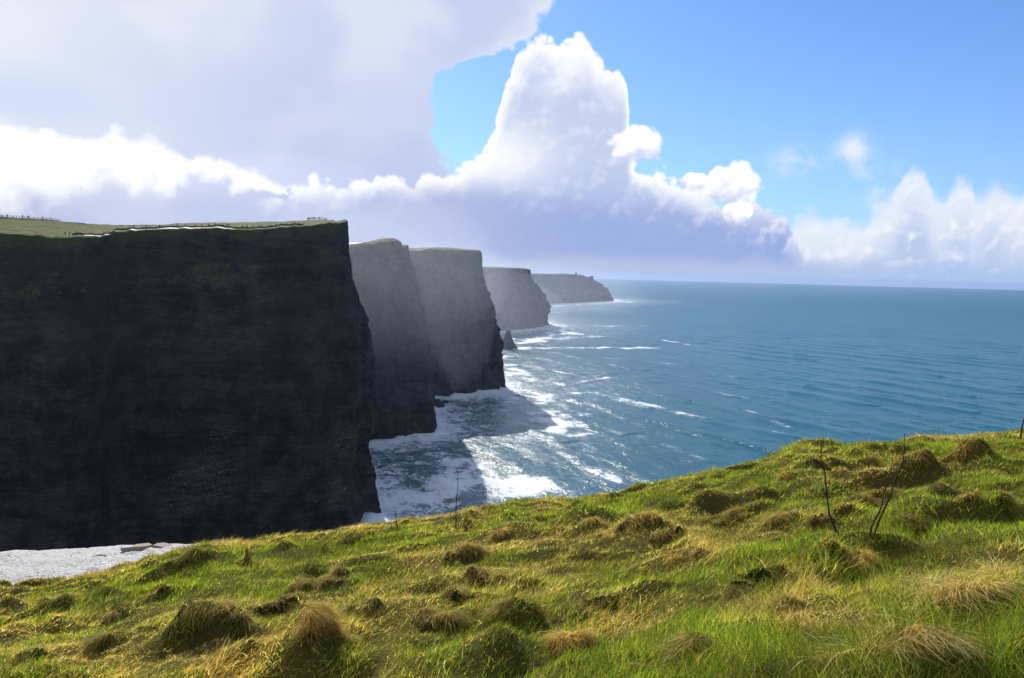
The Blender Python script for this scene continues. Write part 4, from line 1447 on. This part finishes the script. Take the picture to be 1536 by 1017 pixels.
for i in range(26):
    person(H1, 462 + 19 * (i / 25) + random.uniform(-.6, .6), 'sky', random.choice(['dark', 'dark', 'brown', 'blue']),
           'walker in the dense crowd near the tip of the near headland', G_T, 'stand')
for px in (483, 485.5, 487.5, 490.5):
    person(H1, px, 'sky', 'dark', 'walker standing apart at the right end of the crowd by the cliff tip', 'walkers at the cliff tip', 'stand')
for px in (572, 575):
    person(H2, px, 'sky', 'dark', 'tiny walker on the pointed top of the second headland', 'walkers on the second headland')

# ---- sea stack, rocks, tower


def rock(name, label, px, py, wpx, hpx, cat, prof, mt=M_DARKROCK, group=None, seed=0, lean=0.0):
    c = sea_pt(px, py)
    D = c[1]
    W, Hh = wpx / FPX * D, hpx / FPX * D
    na, nz = 48, 40
    th = np.linspace(0, 2 * np.pi, na, endpoint=False)
    zt = np.linspace(-0.08, 1, nz)
    TH, ZT = np.meshgrid(th, zt, indexing='ij')
    pr = np.interp(ZT, [p[0] for p in prof], [p[1] for p in prof])
    off = np.interp(ZT, [p[0] for p in prof], [p[2] for p in prof])
    n = 1 + 0.30 * fbm(np.cos(TH) * 1.5 + seed, np.sin(TH) * 1.5, ZT * 2.5, 4, 210 + seed) + 0.07 * vnoise(ZT * 14, 1.5, 0, 211)
    X = (np.cos(TH) * pr * n + off) * W / 2
    Y = np.sin(TH) * pr * n * W / 2 * 0.8
    V = np.stack([X, Y, ZT * Hh], -1).reshape(-1, 3)
    i, j = np.meshgrid(np.arange(na), np.arange(nz - 1), indexing='ij')
    i2 = (i + 1) % na
    F = np.stack([(i * nz + j).ravel(), (i2 * nz + j).ravel(), (i2 * nz + j + 1).ravel(), (i * nz + j + 1).ravel()], 1)
    cap = np.array([[i * nz + nz - 1, ((i + 1) % na) * nz + nz - 1, len(V)] for i in range(na)])
    V = np.concatenate([V, [[off[0, -1] * W / 2, 0, Hh * 1.02]]])
    o = mesh_obj(name, V, [F, cap], mt)
    o.location = (c[0], D + W * 0.3, 0)
    prop(o, label, cat, group)
    return o


rock('sea_stack', 'dark pointed sea stack standing in surf off the third headland', 761, 523, 30, 27, 'sea stack',
     [(0, 1.0, 0), (0.15, 0.85, -.05), (0.35, 0.62, 0), (0.6, 0.42, 0.05), (0.8, 0.27, .05), (0.93, 0.2, .05), (1, 0.08, .05)], seed=1)
rock('sea_rock', 'low rock shelf joining the sea stack to the cliff foot', 750, 520, 24, 7, 'rock', [(0, 1, 0), (.5, .8, 0), (1, .35, 0)], seed=2)
rock('sea_rock', 'dark low rock in the surf between the second and third headlands', 655, 612, 26, 12, 'rock', [(0, 1, 0), (.5, .85, -.1), (1, .5, -.2)], seed=3)
rock('sea_rock', 'small dark rock beside the low rock in the shaded bay', 668, 606, 14, 5, 'rock', [(0, 1, 0), (.5, .8, 0), (1, .35, 0)], seed=4)
rock('sea_rock', 'tiny awash rock in front of the third headland corner', 778, 594, 9, 2, 'rock', [(0, 1, 0), (.5, .8, 0), (1, .35, 0)], seed=5)


def tower():
    b = at(864, 413, 4450)
    root = bpy.data.objects.new('ruined_tower', None)
    COL.objects.link(root)
    root.location = b
    prop(root, 'square ruined lookout tower on the farthest headland', 'tower')
    w, h = 5.2, 18.0
    rings = [(-6, 1.1), (0, 1.08), (4, 1.0), (13, 0.95), (13.2, 1.05), (14.2, 1.05), (14.4, 0.95)]
    V, F = [], []
    for z, s in rings:
        for cx, cy in ((-1, -1), (1, -1), (1, 1), (-1, 1)): V.append((cx * w * s, cy * w * s, z))
    for l in range(len(rings) - 1):
        for i in range(4): F.append((l * 4 + i, l * 4 + (i + 1) % 4, l * 4 + 4 + (i + 1) % 4, l * 4 + 4 + i))
    F.append(tuple(len(V) - 4 + i for i in range(4)))
    mesh_obj('wall', np.array(V, float), [np.array(F)], M_WALL, root, smooth=False)
    # broken parapet
    for k, (x0, x1, y0, y1, hh) in enumerate([(-4.9, -1.5, -4.9, -3.9, 3.4), (1.2, 4.9, -4.9, -3.9, 2.2), (-4.9, -3.9, -3.85, 4.9, 3.0), (3.9, 4.9, -3.85, 4.9, 1.6)]):
        V, F, n = [], [], 0
        for z in (14.35, 14.35 + hh):
            V += [(x0, y0, z), (x1, y0, z), (x1, y1, z), (x0, y1, z)]
        F += [(n, n + 1, n + 5, n + 4), (n + 1, n + 2, n + 6, n + 5), (n + 2, n + 3, n + 7, n + 6), (n + 3, n, n + 4, n + 7), (n + 4, n + 5, n + 6, n + 7)]
        mesh_obj('parapet', np.array(V, float), [np.array(F)], M_WALL, root, smooth=False)
    V = [(-1, -5.2 * 1.0 - .12, 5), (1, -5.2 - .12, 5), (1, -5.1 - .12, 8.5), (-1, -5.1 - .12, 8.5)]
    mesh_obj('window', np.array(V, float), [np.array([(0, 1, 2, 3)])], M_TROU, root, smooth=False)


tower()


def crag(px, py, D, wpx, hpx, label, seed):
    b = at(px, py, D)
    W, Hh = wpx / FPX * D, hpx / FPX * D
    o = rock('crag', label, 900, 460, 10, 10, 'rock', [(0, 1.1, 0), (.5, .95, 0.05), (.85, .8, .1), (1, .55, .1)], seed=seed)
    k = sea_pt(900, 460)[1] / FPX * 10
    o.scale = (W / k, W / k, Hh / k)
    o.location = b


crag(887, 424, 4560, 7, 10, 'blocky rock crag on the sloping tip of the farthest headland', 6)
crag(880, 423, 4540, 6, 6, 'small rock bump beside the blocky crag of the farthest headland', 7)

# ---- gulls
M_GULL = simple_mat('gull_feathers', (0.75, 0.75, 0.76), 0.6)
M_GULLW = simple_mat('gull_grey_wing', (0.4, 0.42, 0.45), 0.6)


def gull(px, py, D, label, s=1.0, bank=0.3):
    c = at(px, py, D)
    root = bpy.data.objects.new('seagull', None)
    COL.objects.link(root)
    root.location = c
    prop(root, label, 'bird', 'seagulls circling in front of the cliffs')
    pr = [(-0.30, .005), (-0.24, .03), (-0.1, .065), (0.05, .075), (0.15, .05), (0.2, .042), (0.25, .045), (0.29, .03), (0.34, .006)]
    v, f = tube([(a, 0, 0.01 * math.sin(a * 5)) for a, _ in pr], [r for _, r in pr], 8)
    body = mesh_obj('body', np.array(v) * s, [np.array(f)], M_GULL, root)
    for sg in (-1, 1):
        st = [(0.0, 0.12, -0.08, 0.02), (0.25, 0.13, -0.06, 0.13), (0.45, 0.09, -0.07, 0.12), (0.68, -0.08, -0.14, 0.04)]
        V = []
        for yy, xf, xb, z in st:
            V += [(xf, sg * (yy + 0.03), z), (xb, sg * (yy + 0.03), z - 0.005), ((xf + xb) / 2, sg * (yy + 0.03), z + 0.018)]
        F = []
        for k in range(3):
            a = k * 3
            F += [(a, a + 2, a + 5, a + 3), (a + 2, a + 1, a + 4, a + 5), (a + 1, a, a + 3, a + 4)]
        mesh_obj('wing', np.array(V) * s, [np.array(F)], M_GULLW if sg > 0 else M_GULL, root)
    root.rotation_euler = (bank, 0.1, random.uniform(-0.6, 0.6) - 1.2)


gull(517, 733, 330, 'white gull flying before the foot of the near cliff corner', 1.25, 0.7)
gull(475, 752, 340, 'white gull low in front of the dark near cliff', 1.1, 0.5)
gull(399, 737, 350, 'faint gull gliding across the middle of the near cliff', 1.1, -0.4)
gull(699, 534, 560, 'white gull flying in front of the third headland', 1.7, 0.6)
gull(46, 423, 350, 'tiny gull high against the left part of the near cliff', 1.0, 0.6)
gull(673, 502, 600, 'tiny gull above and left of the one before the third headland', 1.2, 0.4)


# ------------------------------------------------------------------ haze
def haze():
    x0, x1, y0, y1, z0, z1 = -30500, 30500, -30500, 30500, -5.0, 196.0
    V = [(x, y, z) for z in (z0, z1) for x, y in ((x0, y0), (x1, y0), (x1, y1), (x0, y1))]
    F = [(3, 2, 1, 0), (4, 5, 6, 7), (0, 1, 5, 4), (1, 2, 6, 5), (2, 3, 7, 6), (3, 0, 4, 7)]
    m = bpy.data.materials.new('haze_air')
    m.use_nodes = True
    m.node_tree.nodes.clear()
    T = NT(m.node_tree)
    out = T.node('ShaderNodeOutputMaterial')
    v = T.node('ShaderNodeVolumePrincipled')
    v.inputs['Color'].default_value = (0.46, 0.58, 0.86, 1)
    v.inputs['Density'].default_value = HAZE
    v.inputs['Anisotropy'].default_value = 0.55
    T.l.new(v.outputs[0], out.inputs['Volume'])
    o = mesh_obj('haze', np.array(V, float), [np.array(F)], m, smooth=False)
    prop(o, 'thin sunlit sea haze', None, None, 'stuff')


HAZE = 3.2e-5
haze()


def spray(c, rad, dens, label):
    """a soft lens of sea spray hanging in front of the cliffs"""
    nu, nv = 48, 24
    V = [(0, 0, -1)] + [(math.cos(2 * math.pi * i / nu) * math.sin(math.pi * j / nv), math.sin(2 * math.pi * i / nu) * math.sin(math.pi * j / nv), -math.cos(math.pi * j / nv))
                        for j in range(1, nv) for i in range(nu)] + [(0, 0, 1)]
    V = np.array(V) * (1 + 0.12 * fbm(np.array(V)[:, 0] * 1.5 + rad[0], np.array(V)[:, 1] * 1.5, np.array(V)[:, 2] * 1.5, 3, 300))[:, None]
    tr, q = [], []
    for i in range(nu):
        tr.append((0, 1 + (i + 1) % nu, 1 + i))
        tr.append((len(V) - 1, 1 + (nv - 2) * nu + i, 1 + (nv - 2) * nu + (i + 1) % nu))
        for j in range(nv - 2):
            q.append((1 + j * nu + i, 1 + j * nu + (i + 1) % nu, 1 + (j + 1) * nu + (i + 1) % nu, 1 + (j + 1) * nu + i))
    m = bpy.data.materials.new('spray_air')
    m.use_nodes = True
    m.node_tree.nodes.clear()
    T = NT(m.node_tree)
    out = T.node('ShaderNodeOutputMaterial')
    v = T.node('ShaderNodeVolumePrincipled')
    v.inputs['Color'].default_value = (0.80, 0.84, 1.0, 1)
    v.inputs['Density'].default_value = dens
    v.inputs['Anisotropy'].default_value = 0.55
    T.l.new(v.outputs[0], out.inputs['Volume'])
    o = mesh_obj('sea_spray', V * np.array(rad), [np.array(q), np.array(tr)], m)
    o.location = c
    prop(o, label, None, None, 'stuff')


spray((-190, 590, 140), (190, 62, 100), 1.1e-3, 'soft veil of sea spray in the bay behind the near headland')
spray((-115, 850, 150), (105, 70, 80), 5.5e-4, 'plume of spray before the third headland')
spray((-130, 1620, 70), (230, 280, 135), 5.5e-4, 'spray hanging before the fourth headland')
spray((80, 3100, 70), (420, 500, 130), 2.6e-4, 'spray hanging before the farthest headland')
